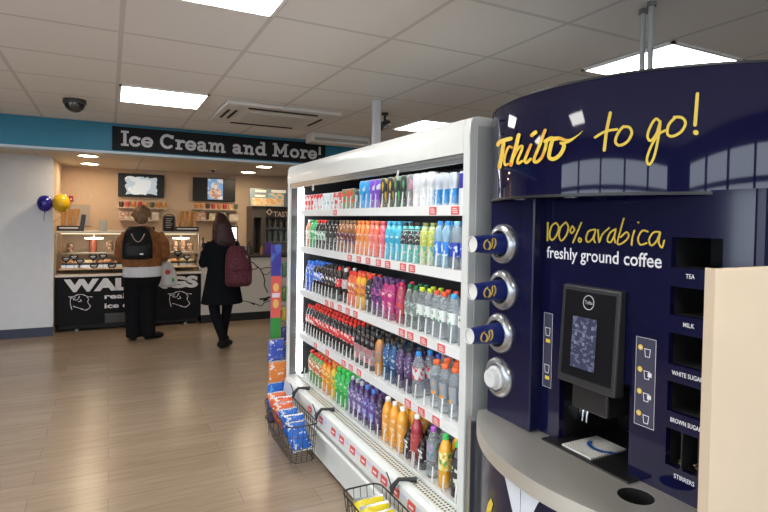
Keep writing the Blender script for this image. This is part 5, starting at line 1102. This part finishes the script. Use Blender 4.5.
for nm, sx, (fx, fy) in (('shoe', -.11, (-.08, 1)), ('shoe', .07, (.90, .45))):
    s_ = MB().tube([L_(sx-fx*.05, -fy*.05, .045), L_(sx+fx*.05, fy*.05, .055), L_(sx+fx*.15, fy*.15, .042), L_(sx+fx*.21, fy*.21, .032)], [.042, .052, .045, .028], 12, .95)
    organic(s_, nm, SHOE, man, .010, 4)
hr = MB().ball(L_(-.02, .035, 1.652), (.100, .110, .113), 18, 12).ball(L_(-.02, -.02, 1.60), (.088, .06, .075), 14, 8)
for hx, hz_ in ((-.09, 1.70), (.045, 1.71), (-.04, 1.735), (.0, 1.745), (-.105, 1.65), (.065, 1.655)): hr.ball(L_(hx, .02, hz_), (.042, .05, .036))
ho = organic(hr, 'hair', pattern('light brown hair', (.26, .15, .075), (.16, .09, .045), 60, .5, .7, stretch=(1, 1, .3)), man, .010, 4)
# his rucksack
rx_ = mx_-.075
rs = thing('rucksack', 'small black rucksack on the back of the man in the brown jacket', 'rucksack', (rx_, my_-.26, 1.07))
organic(MB().rings([(rx_, my_-.265, 1.085, .165, .075), (rx_, my_-.27, 1.11, .182, .09), (rx_, my_-.27, 1.30, .178, .09), (rx_, my_-.265, 1.44, .145, .075), (rx_, my_-.25, 1.50, .10, .05)]), 'bag_body', mat('black nylon', (.010, .010, .012), .6, spec=.2), rs, .012, 4)
organic(MB().rings([(rx_, my_-.36, 1.11, .13, .03), (rx_, my_-.37, 1.14, .145, .04), (rx_, my_-.37, 1.25, .145, .038), (rx_, my_-.36, 1.285, .13, .028)]), 'front_pocket', mat('black nylon pocket', (.014, .014, .016), .5, spec=.25), rs, .010, 3)
MB().tube([(rx_+q*.075, my_-.375-.03*math.cos(q*1.5), 1.31+.10*abs(q)**2) for q in (-1, -.75, -.5, -.25, 0, .25, .5, .75, 1)], .007, 8).build('strap_loop', mat('tan strap', (.36, .26, .22), .6), rs, True)
MB().box(rx_+.02, rx_+.06, my_-.413, my_-.409, 1.15, 1.168).build('logo_patch', PWHITE, rs)
for s in (-1, 1): MB().tube([(rx_+s*.07, my_-.20, 1.47), (mx_+s*.11, my_-.15, 1.485), (mx_+s*.13, my_-.03, 1.485), (mx_+s*.135, my_+.10, 1.45)], .014, 8, .5).build('shoulder_strap', mat('black nylon', (.010, .010, .012), .6, spec=.2), rs, True)
# white carrier bag
pbg = thing('plastic_bag', 'white plastic carrier bag hanging from the right hand of the man', 'bag', L_(.27, .26, .74))
organic(MB().rings([(mx_+.335, my_+.24, .66, .09, .05), (mx_+.335, my_+.24, .70, .13, .08), (mx_+.32, my_+.25, .86, .12, .078), (mx_+.285, my_+.26, 1.01, .08, .055), (mx_+.235, my_+.31, 1.14, .03, .022)]), 'bag', pattern('white plastic', (.70, .70, .70), (.60, .61, .62), 9, .52, .35), pbg, .010, 3)
MB().ball(L_(.32, .163, .87), (.035, .008, .035), 10, 6).build('red_print', RED, pbg, True); MB().ball(L_(.39, .172, .76), (.022, .010, .03), 10, 6).build('green_print', mat('green print', (.10, .40, .14), .5), pbg, True)

# woman with the maroon rucksack
wx, wy = 1.285, 6.98
wo = person('person', 'woman in a dark coat with long hair and maroon rucksack near the counter', (wx, wy, 0))
def W_(x, y, z): return (wx+x, wy+y, z)
b = MB()
b.rings([(wx-.0, wy+.02, .85, .155, .12), (wx, wy+.02, 1.0, .13, .10), (wx, wy+.02, 1.2, .15, .10), (wx, wy+.01, 1.32, .14, .09), (wx, wy+.02, 1.38, .06, .055)])
b.tube([W_(0, .02, 1.34), W_(-.01, .05, 1.48)], [.052, .046], 12); b.ball(W_(-.015, .07, 1.565), (.070, .088, .103), 18, 12); b.ball(W_(-.03, .158, 1.55), (.012, .02, .02), 8, 6); b.ball(W_(-.02, .125, 1.50), (.035, .03, .03), 8, 6)
for s in (-1, 1): b.ball(W_(-.015+s*.071, .06, 1.56), (.010, .02, .028), 8, 6); b.ball(W_(-.02+s*.028, .145, 1.575), (.014, .010, .009), 8, 6)
b.tube([W_(-.13, .02, 1.31), W_(-.20, .02, 1.17), W_(-.225, .06, 1.05), W_(-.20, .19, 1.10), W_(-.18, .27, 1.17)], [.045, .042, .036, .030, .023], 12)
b.tube([W_(.13, .02, 1.31), W_(.19, .03, 1.17), W_(.20, .09, 1.04), W_(.12, .22, 1.08), W_(.06, .29, 1.14)], [.045, .042, .036, .030, .023], 12)
b.tube([W_(-.08, .02, .88), W_(-.10, .03, .52), W_(-.08, .0, .38), W_(-.02, -.11, .12)], [.085, .06, .052, .036], 12)
b.tube([W_(.09, .03, .88), W_(.08, .09, .55), W_(.07, .12, .42), W_(.055, .16, .14)], [.085, .06, .052, .036], 12)
hand(b, W_(-.18, .265, 1.165), (.1, .8, .5), (1, 0, 0)); hand(b, W_(.06, .285, 1.135), (-.7, .6, .4), (0, .3, 1))
b.tube([W_(-.02, -.12, .10), W_(.0, -.09, .04), W_(.08, .0, .028)], [.036, .036, .026], 10); b.tube([W_(.055, .16, .12), W_(.06, .20, .05), W_(.10, .29, .03)], [.036, .036, .026], 10)
organic(b, 'body', SKIN, wo, .0085, 4)
cc = MB(); cc.rings([(wx-.0, wy+.03, .535, .265, .19), (wx-.0, wy+.03, .62, .25, .18), (wx, wy+.03, .80, .215, .165), (wx, wy+.02, .98, .185, .14), (wx, wy+.02, 1.12, .19, .135), (wx, wy+.015, 1.26, .19, .125), (wx, wy+.015, 1.33, .15, .10), (wx, wy+.03, 1.38, .07, .068), (wx-.005, wy+.035, 1.41, .062, .062)])
cc.tube([W_(-.13, .02, 1.30), W_(-.20, .02, 1.18), W_(-.235, .05, 1.05), W_(-.225, .10, 1.035), W_(-.20, .19, 1.09), W_(-.185, .255, 1.15)], [.068, .066, .060, .056, .046, .040], 14)
cc.tube([W_(.13, .02, 1.30), W_(.20, .03, 1.18), W_(.215, .08, 1.04), W_(.20, .13, 1.03), W_(.12, .22, 1.08), W_(.075, .275, 1.125)], [.068, .066, .060, .056, .046, .040], 14)
organic(cc, 'coat', mat('black coat', (.006, .007, .009), .9, spec=.1), wo, .013, 6)
tt = MB(); tt.tube([W_(-.09, .02, .70), W_(-.10, .03, .52), W_(-.085, .0, .38), W_(-.025, -.10, .15), W_(-.015, -.12, .08)], [.095, .074, .064, .048, .042], 12)
tt.tube([W_(.10, .04, .70), W_(.085, .09, .55), W_(.075, .12, .42), W_(.055, .16, .17), W_(.055, .165, .09)], [.095, .074, .064, .048, .042], 12)
organic(tt, 'tights', mat('black tights', (.006, .006, .009), .9, spec=.12), wo, .011, 4)
for P in ([W_(-.06, -.17, .045), W_(-.02, -.12, .065), W_(.04, -.06, .05), W_(.11, .01, .034)], [W_(.035, .13, .04), W_(.055, .17, .06), W_(.085, .24, .045), W_(.115, .31, .03)]):
    organic(MB().tube(P, [.044, .060, .050, .032], 12, .95), 'shoe', SHOE, wo, .009, 3)
hw = MB().ball(W_(-.012, .055, 1.578), (.088, .102, .112), 18, 12); hw.rings([(wx+.03, wy-.05, 1.23, .10, .04), (wx+.02, wy-.055, 1.32, .135, .06), (wx+.0, wy-.03, 1.45, .115, .08), (wx-.01, wy+.0, 1.56, .095, .085), (wx-.012, wy+.03, 1.62, .08, .075)])
for s in (-1, 1): hw.tube([W_(s*.075-.01, .05, 1.58), W_(s*.095, .05, 1.45), W_(s*.10, .03, 1.30), W_(s*.09, .02, 1.22)], [.03, .034, .032, .02], 10)
organic(hw, 'hair', pattern('dark auburn hair', (.050, .012, .012), (.026, .008, .008), 60, .5, .6, stretch=(1, 1, .2)), wo, .010, 5)
rs = thing('rucksack', 'maroon speckled rucksack on the back of the woman', 'rucksack', W_(.15, -.2, .76))
MRN = pattern('maroon fabric', (.075, .010, .022), (.16, .045, .06), 70, .60, .8)
organic(MB().rings([(wx+.15, wy-.22, .78, .14, .085), (wx+.15, wy-.225, .82, .165, .105), (wx+.15, wy-.225, 1.00, .168, .105), (wx+.14, wy-.22, 1.15, .15, .10), (wx+.125, wy-.205, 1.23, .115, .08), (wx+.125, wy-.19, 1.28, .07, .05)]), 'bag_body', MRN, rs, .012, 4)
organic(MB().rings([(wx+.16, wy-.325, .80, .11, .03), (wx+.16, wy-.34, .84, .13, .045), (wx+.16, wy-.34, .95, .13, .045), (wx+.16, wy-.325, .99, .115, .03)]), 'front_pocket', MRN, rs, .010, 3)
MB().lathe([(.022, -.003), (.022, .0), (.0005, .001)], 16, (wx+.22, wy-.295, 1.14), 'y').build('round_badge', mat('badge grey', (.45, .45, .48), .4), rs)
MB().tube([W_(.09, -.19, 1.285), W_(.115, -.20, 1.335), W_(.145, -.20, 1.335), W_(.165, -.19, 1.285)], .008, 8).build('carry_handle', BLACK, rs, True)
for s in (-1, 1): MB().tube([W_(.13+s*.06, -.13, 1.26), W_(.05+s*.10, -.10, 1.345), W_(.01+s*.10, -.01, 1.385), W_(s*.105, .09, 1.34)], .013, 8, .5).build('shoulder_strap', BLACK, rs, True)
ph = MB().box(-.036, .036, -.005, .005, -.07, .07).build('phone', BLACK, None, bevel=.004); ph.location = W_(-.165, .345, 1.23); ph.rotation_euler = (-.5, 0, 0)
g_ = MB().box(-.032, .032, -.0058, -.005, -.062, .062).build('screen', mat('phone glass', (.02, .02, .03), .1)); g_.parent = ph; tag(ph, 'dark mobile phone in the left hand of the woman', 'phone')
